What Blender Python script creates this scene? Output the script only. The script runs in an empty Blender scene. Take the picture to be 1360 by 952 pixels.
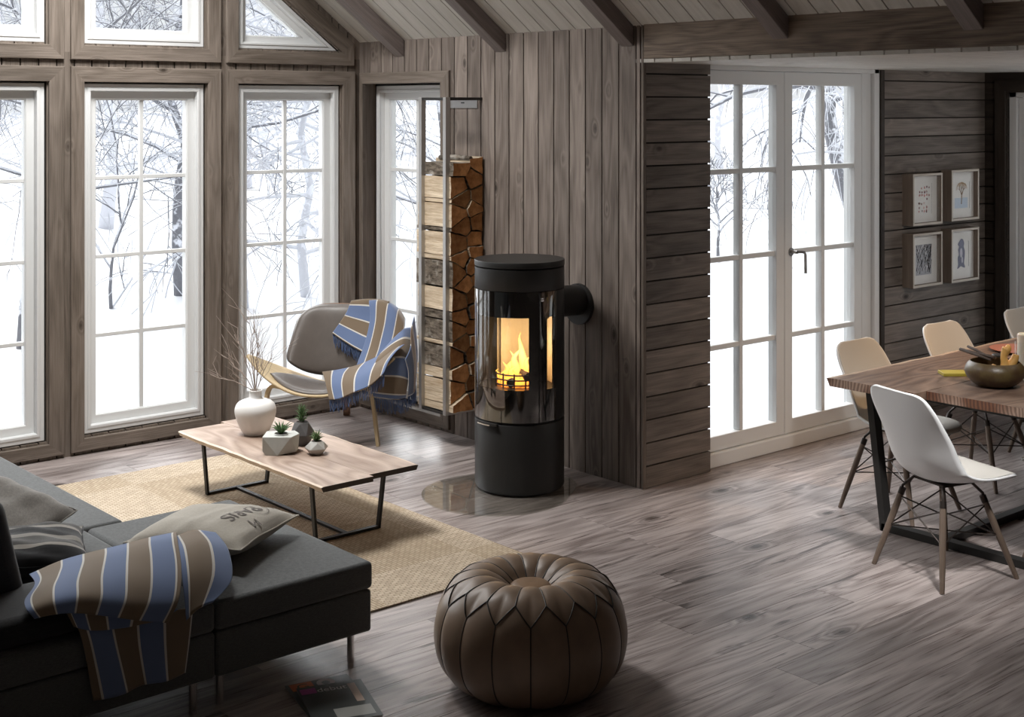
import bpy, bmesh, math, random
from mathutils import Vector, Matrix, noise as mnoise
PI = math.pi
sc = bpy.context.scene
COL = sc.collection
V = Vector

WORLD = .97; SUN1 = 8.5; EXPO = 0.0; FIRE = 3.8
LAMPS = [('ceiling_lamp', (2.9, 6.0, 3.7), (3.5, 6.3, .3), 1.2, 125, (1, .99, .97), 125),  # added soft fill brightening the window zone, not a fixture
         ('dining_spotlight', (6.2, 3.0, 2.10), (6.1, 3.75, .6), .12, 4.5, (1, .62, .32), 80),
         ('dining_ceiling_lamp', (4.0, 1.9, 2.9), (4.9, 3.1, .6), .3, 6, (1, .98, .96), 36),  # added narrow fill on the near chair and table
         ('dining_spotlight', (6.3, 2.2, 2.10), (7.2, 4.7, .9), .15, 10, (1, .96, .92), 120)]  # added neutral fill to brighten the door wall

# ------------------------------------------------------------------ helpers
def link(o, parent=None):
    COL.objects.link(o)
    if parent is not None:
        o.parent = parent
    return o

def tag(o, label=None, cat=None, group=None, kind=None):
    if label: o['label'] = label
    if cat: o['category'] = cat
    if group: o['group'] = group
    if kind: o['kind'] = kind
    return o

def empty(name, loc=(0, 0, 0), rz=0, **k):
    o = bpy.data.objects.new(name, None)
    o.empty_display_size = .1
    o.location = loc; o.rotation_euler = (0, 0, rz)
    link(o); tag(o, **k)
    return o

class MB:
    def __init__(s):
        s.v = []; s.f = []; s.uv = []; s.mi = []; s.tone = []; s.sm = []
    def poly(s, pts, uvs=None, mi=0, tone=.5, smooth=False):
        n = len(s.v)
        s.v += [tuple(p) for p in pts]
        s.f.append(list(range(n, n + len(pts))))
        s.uv += (uvs if uvs else [(p[0], p[1] + p[2]) for p in pts])
        s.mi.append(mi); s.tone.append(tone); s.sm.append(smooth)
    def hexa(s, p, long=(1, 0, 0), mi=0, tone=None, off=None):
        """p: 8 points, bottom ring 0-3, top ring 4-7"""
        tone = random.random() if tone is None else tone
        off = (random.uniform(0, 50), random.uniform(0, 50)) if off is None else off
        p = [V(q) for q in p]; L = V(long).normalized()
        c = sum(p, V()) / 8
        for idx in ((0, 3, 2, 1), (4, 5, 6, 7), (0, 1, 5, 4), (1, 2, 6, 5), (2, 3, 7, 6), (3, 0, 4, 7)):
            q = [p[i] for i in idx]
            n = (q[1] - q[0]).cross(q[2] - q[0])
            if n.length < 1e-12: n = (q[2] - q[0]).cross(q[3] - q[0])
            if n.length < 1e-12: continue
            n.normalize()
            if n.dot(sum(q, V()) / 4 - c) < 0:
                q.reverse(); n = -n
            w = n.cross(L)
            if w.length > .3:
                w.normalize()
                uv = [(a.dot(L) + off[0], a.dot(w) + off[1]) for a in q]
            else:
                a1 = n.orthogonal().normalized(); a2 = n.cross(a1)
                uv = [(a.dot(a1) * .15 + off[0], a.dot(a2) + off[1]) for a in q]
            s.poly(q, uv, mi, tone)
    def box(s, a, b, long=(1, 0, 0), mi=0, tone=None, off=None):
        x0, y0, z0 = a; x1, y1, z1 = b
        s.hexa([(x0, y0, z0), (x1, y0, z0), (x1, y1, z0), (x0, y1, z0),
                (x0, y0, z1), (x1, y0, z1), (x1, y1, z1), (x0, y1, z1)], long, mi, tone, off)
    def prism(s, poly, fn, d0, d1, mi=0, tone=None, long=None):
        """poly of (a,b); fn(a,b,d)->xyz"""
        tone = random.random() if tone is None else tone
        ox, oy = random.uniform(0, 50), random.uniform(0, 50)
        A = [fn(a, b, d0) for a, b in poly]; B = [fn(a, b, d1) for a, b in poly]
        s.poly(A, [(a + ox, b + oy) for a, b in poly], mi, tone)
        s.poly(B[::-1], [(a + ox, b + oy) for a, b in poly][::-1], mi, tone)
        n = len(poly)
        for i in range(n):
            j = (i + 1) % n
            l = math.dist(poly[i], poly[j])
            s.poly([A[j], A[i], B[i], B[j]], [(l + ox, oy), (ox, oy), (ox, oy + d1 - d0), (l + ox, oy + d1 - d0)], mi, tone)
    def ring(s, outer, inner, fn, d0, d1, mi=0, tone=None):
        """frame between two polygons with the same vertex count, each side its own piece with grain along it"""
        n = len(outer)
        for i in range(n):
            j = (i + 1) % n
            q = [outer[i], outer[j], inner[j], inner[i]]
            long = V(fn(*outer[j], d0)) - V(fn(*outer[i], d0))
            s.hexa([fn(*a, d0) for a in q] + [fn(*a, d1) for a in q], long, mi, tone)
    def grid(s, G, mi=0, tone=.5, smooth=True, close_u=False, close_v=False, uvs=(1, 1), flip=False):
        """G[i][j] points, shared vertices"""
        nu = len(G); nv = len(G[0]); base = len(s.v)
        for r in G: s.v += [tuple(p) for p in r]
        for i in range(nu if close_u else nu - 1):
            for j in range(nv if close_v else nv - 1):
                i2 = (i + 1) % nu; j2 = (j + 1) % nv
                q = [base + i * nv + j, base + i2 * nv + j, base + i2 * nv + j2, base + i * nv + j2]
                t = [(i, j), (i + 1, j), (i + 1, j + 1), (i, j + 1)]
                if flip: q.reverse(); t.reverse()
                s.f.append(q)
                s.uv += [(a / max(1, nu - 1) * uvs[0], b / max(1, nv - 1) * uvs[1]) for a, b in t]
                s.mi.append(mi); s.tone.append(tone); s.sm.append(smooth)
    def tube(s, pts, rad, n=8, mi=0, tone=.5, cap=True, smooth=True):
        pts = [V(p) for p in pts]
        if not hasattr(rad, '__len__'): rad = [rad] * len(pts)
        G = []; ref = None; L = 0
        base = len(s.v)
        ls = []
        for i, p in enumerate(pts):
            t = (pts[min(i + 1, len(pts) - 1)] - pts[max(i - 1, 0)])
            if t.length < 1e-9: t = V((0, 0, 1))
            t.normalize()
            if ref is None:
                ref = t.orthogonal().normalized()
            ref = (ref - t * ref.dot(t))
            ref = ref.normalized() if ref.length > 1e-6 else t.orthogonal().normalized()
            b = t.cross(ref)
            if i: L += (p - pts[i - 1]).length
            ls.append(L)
            for k in range(n):
                a = 2 * PI * k / n
                s.v.append(tuple(p + (ref * math.cos(a) + b * math.sin(a)) * rad[i]))
        for i in range(len(pts) - 1):
            for k in range(n):
                k2 = (k + 1) % n
                s.f.append([base + i * n + k, base + i * n + k2, base + (i + 1) * n + k2, base + (i + 1) * n + k])
                c = .04
                s.uv += [(ls[i], k * c), (ls[i], (k + 1) * c), (ls[i + 1], (k + 1) * c), (ls[i + 1], k * c)]
                s.mi.append(mi); s.tone.append(tone); s.sm.append(smooth)
        if cap:
            for i, rev in ((0, True), (len(pts) - 1, False)):
                q = [base + i * n + k for k in range(n)]
                if rev: q.reverse()
                s.f.append(q); s.uv += [(math.cos(2 * PI * k / n) * .02, math.sin(2 * PI * k / n) * .02) for k in range(n)]
                s.mi.append(mi); s.tone.append(tone); s.sm.append(False)
    def lathe(s, prof, n=48, c=(0, 0, 0), mi=0, tone=.5, a0=0, a1=2 * PI, smooth=True):
        full = abs(a1 - a0 - 2 * PI) < 1e-6
        m = n if full else n + 1
        G = []
        for k in range(m):
            a = a0 + (a1 - a0) * k / n
            G.append([(c[0] + r * math.cos(a), c[1] + r * math.sin(a), c[2] + z) for r, z in prof])
        s.grid(G, mi, tone, smooth, close_u=full, uvs=(1, 1), flip=False)
    def build(s, name, mats, parent=None, ang=35, bevel=0, seg=2, loc=None, subsurf=0, solid=0, recalc=False):
        me = bpy.data.meshes.new(name)
        me.from_pydata(s.v, [], s.f)
        uvl = me.uv_layers.new(name='UVMap')
        flat = [c for uv in s.uv for c in uv]
        uvl.data.foreach_set('uv', flat)
        at = me.attributes.new('tone', 'FLOAT', 'FACE'); at.data.foreach_set('value', s.tone)
        if not isinstance(mats, (list, tuple)): mats = [mats]
        for m in mats: me.materials.append(m)
        me.polygons.foreach_set('material_index', s.mi)
        me.polygons.foreach_set('use_smooth', [True if (x or bevel) else False for x in s.sm])
        if recalc or bevel or solid:
            bm = bmesh.new(); bm.from_mesh(me)
            if bevel: bmesh.ops.remove_doubles(bm, verts=bm.verts, dist=1e-6)
            bmesh.ops.recalc_face_normals(bm, faces=bm.faces)
            bm.to_mesh(me); bm.free()
        me.update()
        if ang: me.set_sharp_from_angle(angle=math.radians(ang))
        o = bpy.data.objects.new(name, me)
        link(o, parent)
        if loc: o.location = loc
        if solid:
            m = o.modifiers.new('Solid', 'SOLIDIFY'); m.thickness = solid; m.offset = 0
        if bevel:
            m = o.modifiers.new('Bevel', 'BEVEL'); m.width = bevel; m.segments = seg; m.limit_method = 'ANGLE'; m.angle_limit = math.radians(40)
        if subsurf:
            m = o.modifiers.new('Sub', 'SUBSURF'); m.levels = subsurf; m.render_levels = subsurf
        return o

def copy_tree(o, parent=None):
    c = o.copy(); COL.objects.link(c)
    if parent is not None: c.parent = parent
    for ch in list(o.children): copy_tree(ch, c)
    return c

def crom(P, t):
    """Catmull-Rom through list P, t in 0..1"""
    n = len(P) - 1; x = t * n; i = min(int(x), n - 1); f = x - i
    p0 = P[max(i - 1, 0)]; p1 = P[i]; p2 = P[i + 1]; p3 = P[min(i + 2, n)]
    if hasattr(p1, '__len__'):
        return V([.5 * (2 * b + (c - a) * f + (2 * a - 5 * b + 4 * c - d) * f * f + (-a + 3 * b - 3 * c + d) * f ** 3) for a, b, c, d in zip(p0, p1, p2, p3)])
    a, b, c, d = p0, p1, p2, p3
    return .5 * (2 * b + (c - a) * f + (2 * a - 5 * b + 4 * c - d) * f * f + (-a + 3 * b - 3 * c + d) * f ** 3)

def surf(CP, nu, nv):
    """smooth surface through control rows CP[i][j]"""
    out = []
    cols = [[crom(r, j / (nv - 1)) for j in range(nv)] for r in CP]
    for i in range(nu):
        out.append([crom([c[j] for c in cols], i / (nu - 1)) for j in range(nv)])
    return out

# ------------------------------------------------------------------ materials
class NT:
    def __init__(s, name):
        s.m = bpy.data.materials.new(name); s.m.use_nodes = True
        s.t = s.m.node_tree; s.t.nodes.clear()
        s.out = s.n('ShaderNodeOutputMaterial')
    def n(s, typ, ins=None, **k):
        nd = s.t.nodes.new(typ)
        for a, b in k.items(): setattr(nd, a, b)
        if ins:
            for a, b in ins.items(): s.set(nd, a, b)
        return nd
    def set(s, nd, a, b):
        inp = nd.inputs[a]
        if isinstance(b, bpy.types.NodeSocket): s.t.links.new(b, inp)
        elif isinstance(b, bpy.types.Node): s.t.links.new(b.outputs[0], inp)
        else:
            if isinstance(b, (tuple, list)) and len(b) == 3 and inp.type == 'RGBA': b = (*b, 1)
            inp.default_value = b
    def math(s, op, a, b=0, c=0, clamp=False):
        nd = s.n('ShaderNodeMath', operation=op, use_clamp=clamp)
        s.set(nd, 0, a); s.set(nd, 1, b); s.set(nd, 2, c)
        return nd.outputs[0]
    def mix(s, f, a, b, mode='MIX'):
        nd = s.n('ShaderNodeMix', data_type='RGBA', blend_type=mode, clamp_factor=True)
        s.set(nd, 0, f); s.set(nd, 6, a); s.set(nd, 7, b)
        return nd.outputs[2]
    def ramp(s, f, stops, interp='LINEAR'):
        nd = s.n('ShaderNodeValToRGB'); s.set(nd, 0, f)
        cr = nd.color_ramp; cr.interpolation = interp
        while len(cr.elements) > 1: cr.elements.remove(cr.elements[0])
        for i, (p, c) in enumerate(stops):
            e = cr.elements[0] if i == 0 else cr.elements.new(p)
            e.position = p
            e.color = (c, c, c, 1) if not hasattr(c, '__len__') else (*c, 1)
        return nd.outputs[0]
    def noise(s, vec, scale, detail=3, rough=.5, dist=0):
        nd = s.n('ShaderNodeTexNoise', {'Scale': scale, 'Detail': detail, 'Roughness': rough, 'Distortion': dist})
        if vec is not None: s.set(nd, 'Vector', vec)
        return nd.outputs[0]
    def comb(s, x, y, z=0):
        return s.n('ShaderNodeCombineXYZ', {0: x, 1: y, 2: z}).outputs[0]
    def bsdf(s, **k):
        nd = s.n('ShaderNodeBsdfPrincipled')
        for a, b in k.items(): s.set(nd, a.replace('_', ' '), b)
        s.t.links.new(nd.outputs[0], s.out.inputs[0])
        return nd
    def bump(s, nd, h, strength=.3, dist=.01):
        b = s.n('ShaderNodeBump', {'Strength': strength, 'Distance': dist, 'Height': h})
        s.t.links.new(b.outputs[0], nd.inputs['Normal'])
    def uv(s):
        u = s.n('ShaderNodeUVMap', uv_map='UVMap')
        sp = s.n('ShaderNodeSeparateXYZ', {0: u.outputs[0]})
        return sp.outputs[0], sp.outputs[1]
    def obj(s):
        return s.n('ShaderNodeTexCoord').outputs['Object']
    def tone(s):
        return s.n('ShaderNodeAttribute', attribute_name='tone').outputs['Fac']

def wood(name, light, dark, knot=(.03, .02, .015), su=1.0, sv=7.0, rough=.6, var=.5, ringk=7.0, ringw=.45, finew=.5,
         knots=.5, knotscale=1.0, bump=.4, spec=.3, crack=0.0, hue=None, rvar=.12):
    m = NT(name)
    u, v = m.uv(); tn = m.tone()
    z = m.math('MULTIPLY', tn, 31.7)
    low = m.noise(m.comb(m.math('MULTIPLY', u, su), m.math('MULTIPLY', v, sv), z), 1.0, 2, .5)
    kv = m.n('ShaderNodeTexVoronoi', {'Vector': m.comb(m.math('MULTIPLY', u, 4.0 * knotscale), m.math('MULTIPLY', v, 7.5 * knotscale), z), 'Scale': 1.0, 'Randomness': 1.0})
    kd = kv.outputs['Distance']
    near = m.math('SUBTRACT', 1, m.math('MULTIPLY', kd, 2.6), clamp=True)       # 1 at knot centre
    sel = m.math('GREATER_THAN', m.n('ShaderNodeSeparateColor', {0: kv.outputs['Color']}).outputs[0], 1 - knots)
    near = m.math('MULTIPLY', m.math('MULTIPLY', near, near), sel)
    field = m.math('ADD', m.math('MULTIPLY', low, ringk), m.math('MULTIPLY', near, 3.2))
    rings = m.math('PINGPONG', field, .5)
    rings = m.math('MULTIPLY', rings, 2.0)
    fine = m.noise(m.comb(m.math('MULTIPLY', u, 5 * su), m.math('MULTIPLY', v, 26 * sv), z), 1.0, 4, .65)
    fine = m.ramp(fine, [(.3, 0.), (.7, 1.)])
    patch = m.noise(m.comb(m.math('MULTIPLY', u, 1.3), m.math('MULTIPLY', v, 3.5), m.math('ADD', z, 9.)), 1.0, 3, .6)
    g = m.math('ADD', m.math('MULTIPLY', rings, ringw), m.math('MULTIPLY', fine, finew))
    g = m.math('ADD', g, m.math('MULTIPLY', m.math('SUBTRACT', patch, .5), 1.1))
    g = m.math('MULTIPLY', g, 1.0, clamp=True)
    col = m.mix(g, dark, light)
    if hue: col = m.mix(m.math('MULTIPLY', m.ramp(patch, [(.45, 0.), (.7, 1.)]), .6), col, hue)
    kn = m.math('MULTIPLY', m.ramp(kd, [(.0, 1.), (.06, .9), (.12, .4), (.2, 0.)]), sel)
    col = m.mix(kn, col, knot)
    if crack:
        cr = m.noise(m.comb(m.math('MULTIPLY', u, 2.2), m.math('MULTIPLY', v, 22.), z), 1.0, 3, .6, .6)
        cm = m.ramp(cr, [(.0, 1.), (.34, .9), (.40, 0.)])
        area = m.ramp(m.noise(m.comb(m.math('MULTIPLY', u, 1.1), m.math('MULTIPLY', v, 4.), m.math('ADD', z, 4.)), 1.0, 2), [(.44, 0.), (.56, 1.)])
        cm = m.math('MULTIPLY', m.math('MULTIPLY', cm, area), crack)
        col = m.mix(cm, col, knot)
        kn = m.math('MAXIMUM', kn, cm)
    br = m.math('ADD', 1 - var / 2, m.math('MULTIPLY', tn, var))
    hsv = m.n('ShaderNodeHueSaturation', {'Color': col, 'Value': br, 'Saturation': 1.0})
    rr = m.math('ADD', rough - rvar / 2, m.math('MULTIPLY', fine, rvar))
    b = m.bsdf(Base_Color=hsv.outputs[0], Roughness=rr, Specular_IOR_Level=spec)
    h = m.math('SUBTRACT', m.math('ADD', m.math('MULTIPLY', fine, .5), m.math('MULTIPLY', rings, .3)), m.math('MULTIPLY', kn, .6))
    m.bump(b, h, bump, .004)
    return m.m

def plain(name, col, rough=.5, metal=0, spec=.5, nscale=0, nvar=.15, bump=0, coat=0, **k):
    m = NT(name)
    c = col
    h = None
    if nscale:
        h = m.noise(m.obj(), nscale, 4, .6)
        c = m.mix(m.math('MULTIPLY', h, 1), tuple(x * (1 - nvar) for x in col), tuple(min(1, x * (1 + nvar)) for x in col))
    b = m.bsdf(Base_Color=c, Roughness=rough, Metallic=metal, Specular_IOR_Level=spec, Coat_Weight=coat)
    for a, x in k.items(): m.set(b, a.replace('_', ' '), x)
    if bump and h is not None: m.bump(b, h, bump, .003)
    return m.m

def emis(name, col, strength):
    m = NT(name)
    e = m.n('ShaderNodeEmission', {'Color': (*col, 1), 'Strength': strength})
    m.t.links.new(e.outputs[0], m.out.inputs[0])
    return m.m

def schlick(m):
    fc = m.n('ShaderNodeLayerWeight', {'Blend': .5}).outputs['Facing']
    return m.math('ADD', .04, m.math('MULTIPLY', m.math('POWER', fc, 5), .96))

def pane(name, tint=(1, 1, 1), refl=1.0, rough=.0, base=.04):
    """clear sheet glass: lets light straight through, mirrors by fresnel"""
    m = NT(name)
    tr = m.n('ShaderNodeBsdfTransparent', {'Color': (*tint, 1)})
    gl = m.n('ShaderNodeBsdfGlossy', {'Color': (1, 1, 1, 1), 'Roughness': rough})
    f = m.math('MULTIPLY', schlick(m), refl, clamp=True)
    mx = m.n('ShaderNodeMixShader', {0: f, 1: tr.outputs[0], 2: gl.outputs[0]})
    m.t.links.new(mx.outputs[0], m.out.inputs[0])
    return m.m

M = {}
M['wall'] = wood('weathered_wall_boards', (.37, .31, .27), (.12, .095, .08), (.05, .04, .033), knots=.45, knotscale=1.25, var=.35, ringw=.35, finew=.45, sv=7, su=.9)
M['trim'] = wood('weathered_trim_boards', (.27, .225, .19), (.11, .088, .07), (.04, .03, .022), knots=.35, knotscale=1.3, var=.25, ringw=.35, finew=.5)
M['darkwall'] = wood('dark_horizontal_boards', (.27, .23, .20), (.10, .083, .07), (.03, .023, .018), knots=.35, var=.35, ringw=.35, finew=.5)
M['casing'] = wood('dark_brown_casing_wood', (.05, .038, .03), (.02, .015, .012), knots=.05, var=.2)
M['rafter'] = wood('stained_rafter_wood', (.34, .29, .275), (.17, .14, .13), (.04, .03, .025), knots=.1, var=.15, ringw=.25, finew=.5)
M['beam'] = wood('rough_header_beam_wood', (.36, .28, .215), (.10, .07, .052), (.03, .02, .015), knots=.4, knotscale=.6, var=.1, ringk=9, ringw=.4, finew=.6, sv=7)
M['ceil'] = wood('white_stained_ceiling_boards', (.72, .69, .64), (.56, .53, .48), (.2, .17, .14), knots=.12, var=.12, ringw=.4, finew=.5)
M['floor'] = wood('grey_washed_oak_floor', (.52, .455, .435), (.16, .128, .118), (.03, .022, .018), knots=.45, knotscale=.62, var=.42, ringk=9, ringw=.45, finew=.38, crack=.85, rough=.31, spec=.5, bump=.12, sv=6.5, su=.7)
M['backing'] = plain('dark_board_joint', (.02, .016, .013), .9)
M['white'] = plain('white_painted_wood', (.74, .75, .75), .35, spec=.4)
M['gasket'] = plain('black_window_gasket', (.01, .01, .01), .7)
M['glass'] = pane('clear_window_glass', (.97, .98, .98), .8)
M['steel'] = plain('brushed_steel', (.42, .41, .40), .35, metal=1)
M['blacksteel'] = plain('black_coated_steel', (.022, .021, .02), .5, spec=.4, nscale=60, nvar=.1)
M['snow'] = plain('fresh_snow', (.86, .87, .89), .8, spec=.2, nscale=3, nvar=.03)

def board_wall(mb, P, a0, a1, zf0, zf1, pitch, openings=(), vertical=True, start=None, dback=.14, gap=.008, dfront=0.0):
    """boards on plane P(a,z,d); d grows away from the room. openings: (a0,a1,z0,z1)"""
    if vertical:
        cuts = {a0, a1}
        x = (start if start is not None else a0)
        while x < a1:
            if x > a0: cuts.add(x)
            x += pitch
        joints = sorted(cuts)
        edges = sorted(cuts | {o[k] for o in openings for k in (0, 1) if a0 < o[k] < a1})
        tones = [(random.random(), (random.uniform(0, 50), random.uniform(0, 50))) for _ in joints]
        for e0, e1 in zip(edges, edges[1:]):
            if e1 - e0 < 1e-5: continue
            mid = (e0 + e1) / 2
            bi = max(i for i, j in enumerate(joints) if j <= mid)
            segs = [(None, None)]
            rng = [(zf0(mid), 'lo')]
            ops = sorted([(o[2], o[3]) for o in openings if o[0] < mid < o[1]])
            lo = 'F'; parts = []
            for oz0, oz1 in ops:
                parts.append((lo, oz0)); lo = oz1
            parts.append((lo, 'F'))
            l = e0 + (gap / 2 if e0 in cuts else 0); r = e1 - (gap / 2 if e1 in cuts else 0)
            for b, t in parts:
                def zb(a): return zf0(a) if b == 'F' else b
                def zt(a): return zf1(a) if t == 'F' else t
                if zt(mid) - zb(mid) < 1e-4: continue
                mb.hexa([P(l, zb(l), dfront), P(r, zb(r), dfront), P(r, zb(r), dfront + .02), P(l, zb(l), dfront + .02),
                         P(l, zt(l), dfront), P(r, zt(r), dfront), P(r, zt(r), dfront + .02), P(l, zt(l), dfront + .02)],
                        V(P(0, 1, 0)) - V(P(0, 0, 0)), 0, *tones[bi])
                mb.hexa([P(e0, zb(e0), dfront + .017), P(e1, zb(e1), dfront + .017), P(e1, zb(e1), dback), P(e0, zb(e0), dback),
                         P(e0, zt(e0), dfront + .017), P(e1, zt(e1), dfront + .017), P(e1, zt(e1), dback), P(e0, zt(e0), dback)],
                        (0, 0, 1), 1, .5)
    else:
        z0 = zf0(0); z1 = zf1(0)
        js = []; x = start if start is not None else z0
        while x > z0: x -= pitch
        while x < z1:
            js.append(max(x, z0)); x += pitch
        js.append(z1)
        js = sorted(set(js))
        rows = sorted(set(js) | {o[k] for o in openings for k in (2, 3) if z0 < o[k] < z1})
        tn = {}
        for e0, e1 in zip(rows, rows[1:]):
            if e1 - e0 < 1e-5: continue
            mid = (e0 + e1) / 2
            bi = max(i for i, j in enumerate(js) if j <= mid)
            tn.setdefault(bi, (random.random(), (random.uniform(0, 50), random.uniform(0, 50))))
            lo = a0; parts = []
            for oa0, oa1 in sorted([(o[0], o[1]) for o in openings if o[2] < mid < o[3]]):
                parts.append((lo, oa0)); lo = oa1
            parts.append((lo, a1))
            b = e0 + (gap / 2 if e0 in js else 0); t = e1 - (gap / 2 if e1 in js else 0)
            for l, r in parts:
                if r - l < 1e-4: continue
                mb.hexa([P(l, b, dfront), P(r, b, dfront), P(r, b, dfront + .02), P(l, b, dfront + .02),
                         P(l, t, dfront), P(r, t, dfront), P(r, t, dfront + .02), P(l, t, dfront + .02)],
                        V(P(1, 0, 0)) - V(P(0, 0, 0)), 0, *tn[bi])
                mb.hexa([P(l, e0, dfront + .017), P(r, e0, dfront + .017), P(r, e0, dback), P(l, e0, dback),
                         P(l, e1, dfront + .017), P(r, e1, dfront + .017), P(r, e1, dback), P(l, e1, dback)],
                        (0, 0, 1), 1, .5)

def offset_poly(poly, d):
    """inset (d>0) a convex counter-clockwise polygon"""
    n = len(poly); out = []
    for i in range(n):
        p0 = V(poly[i - 1]); p1 = V(poly[i]); p2 = V(poly[(i + 1) % n])
        e1 = (p1 - p0).normalized(); e2 = (p2 - p1).normalized()
        n1 = V((-e1.y, e1.x)); n2 = V((-e2.y, e2.x))
        k = 1 + n1.dot(n2)
        out.append(tuple(p1 + (n1 + n2) * (d / k)))
    return out

# ------------------------------------------------------------------ room numbers (metres, camera above the origin)
CAMH = 1.9
X0 = 4.90        # stove wall
YG = 7.15        # gable (window) wall trims
YD = 4.74        # door wall
XR = 8.14        # dining side wall
XL = -1.1; YB = -1.6
EAVE = 2.297; SL = .75; XRIDGE = (X0 + XL) / 2
LOWC = 2.112
def roofz(x):
    return EAVE + SL * (X0 - x) if x > XRIDGE else EAVE + SL * (x - XL)

def PG(a, z, d): return (a, YG + d, z)
def PS(a, z, d): return (X0 + d, a, z)
def PD(a, z, d): return (a, YD + d, z)
def PR(a, z, d): return (XR + d, a, z)

random.seed(4)
# floor: planks along X
mb = MB()
y = YB - .1
W = .185
while y < YG + .2:
    x = XL - random.uniform(0, 1.5)
    while x < XR + .1:
        l = random.uniform(1.3, 2.2)
        xa = max(x, XL - .1); xb = min(x + l, XR + .12)
        if xb > xa:
            lim = xb
            if y > YD + .1 and xb > X0 + .1: xb = X0 + .1
            if xb > xa:
                mb.box((xa + .0008, y + .0008, -.03), (xb - .0008, min(y + W, YG + .2) - .0008, 0), (1, 0, 0), 0)
        x += l
    y += W
mb.box((XL - .2, YB - .2, -.08), (XR + .2, YD + .15, -.025), mi=1, tone=.5)
mb.box((XL - .2, YD + .15, -.08), (X0 + .12, YG + .15, -.025), mi=1, tone=.5)
fl_o = tag(mb.build('floor', [M['floor'], M['backing']], ang=0), kind='structure')

# gable wall
wins = [(1.208, 1.934), (2.149, 2.876), (3.091, 3.818), (4.034, 4.750)]
ops = [(a - .008, b + .008, .10, 2.03) for a, b in wins]
mb = MB()
strip_pitch = .0985
# lower + gable boards, upper openings follow the slope so cut the columns by hand
upper = []
for a, b in wins[:-1]:
    upper.append((a, b, 2.237, roofz(b) - .18, roofz(a) - .18))
upper.append((4.034, 4.742, 2.237, 2.24, 2.237 + SL * .708))
board_wall(mb, PG, XL, X0 + .02, lambda a: 0, lambda a: 2.19, strip_pitch, ops, True, start=XL, dfront=.02)
def over(a):
    return roofz(a)
# above z 2.19: between and above the upper windows
cols = sorted({XL, X0 + .02, XRIDGE} | {w[0] for w in upper} | {w[1] for w in upper})
for c0, c1 in zip(cols, cols[1:]):
    hit = [w for w in upper if w[0] <= (c0 + c1) / 2 <= w[1]]
    if hit:
        w = hit[0]
        top = lambda a, w=w: w[4] + (w[3] - w[4]) * (a - w[0]) / (w[1] - w[0])
        board_wall(mb, PG, c0, c1, lambda a: 2.19, lambda a: 2.237, strip_pitch, (), True, start=c0 - .03, dfront=.02)
        board_wall(mb, PG, c0, c1, top, over, strip_pitch, (), True, start=c0 - .03, dfront=.02)
    else:
        board_wall(mb, PG, c0, c1, lambda a: 2.19, over, strip_pitch, (), True, start=c0 - .03, dfront=.02)
tag(mb.build('wall_gable', [M['trim'], M['backing']], ang=0), kind='structure')

def window(n, poly, P, dface, nv=1, nh=3, fw=.043, sw=.045, trim_out=None, trim_in=None, rect=None):
    root = empty('window_%d' % n, kind='structure')
    mb = MB()
    p1 = offset_poly(poly, fw)
    mb.ring(poly, p1, P, dface, dface + .11)
    mb.ring(offset_poly(poly, fw * .55), p1, P, dface - .004, dface + .01)
    mb.build('window_frame', M['white'], root, bevel=.004)
    mb = MB()
    p2 = offset_poly(poly, fw + sw)
    mb.ring(offset_poly(poly, fw - .001), p2, P, dface + .035, dface + .085)
    mb.ring(offset_poly(poly, fw + sw - .008), offset_poly(poly, fw + sw + .004), P, dface + .042, dface + .09)
    sash = mb.build('window_sash', M['white'], root, bevel=.003)
    if rect:
        mb = MB()
        a0, a1 = min(p[0] for p in p2), max(p[0] for p in p2); z0, z1 = min(p[1] for p in p2), max(p[1] for p in p2)
        for k in range(1, nv + 1):
            a = a0 + (a1 - a0) * k / (nv + 1)
            mb.hexa([P(a - .012, z0, dface + .048), P(a + .012, z0, dface + .048), P(a + .012, z0, dface + .072), P(a - .012, z0, dface + .072),
                     P(a - .012, z1, dface + .048), P(a + .012, z1, dface + .048), P(a + .012, z1, dface + .072), P(a - .012, z1, dface + .072)])
        for k in range(1, nh + 1):
            z = z0 + (z1 - z0) * k / (nh + 1)
            mb.hexa([P(a0, z - .011, dface + .05), P(a1, z - .011, dface + .05), P(a1, z - .011, dface + .07), P(a0, z - .011, dface + .07),
                     P(a0, z + .011, dface + .05), P(a1, z + .011, dface + .05), P(a1, z + .011, dface + .07), P(a0, z + .011, dface + .07)])
        mb.build('muntin', M['white'], sash, bevel=.003)
    mb = MB()
    mb.prism(p2, P, dface + .058, dface + .062)
    mb.build('window_pane', M['glass'], root, ang=0)
    mb = MB()
    mb.ring(offset_poly(poly, -.02), offset_poly(poly, -.0005), P, dface + .012, dface + .1)
    mb.build('gasket', M['gasket'], root, ang=0)
    if trim_out:
        mb = MB()
        mb.ring(trim_out, trim_in, P, 0, dface + .02)
        tag(mb.build('trim_%d' % n, M['trim'], bevel=.003), kind='structure')

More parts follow.
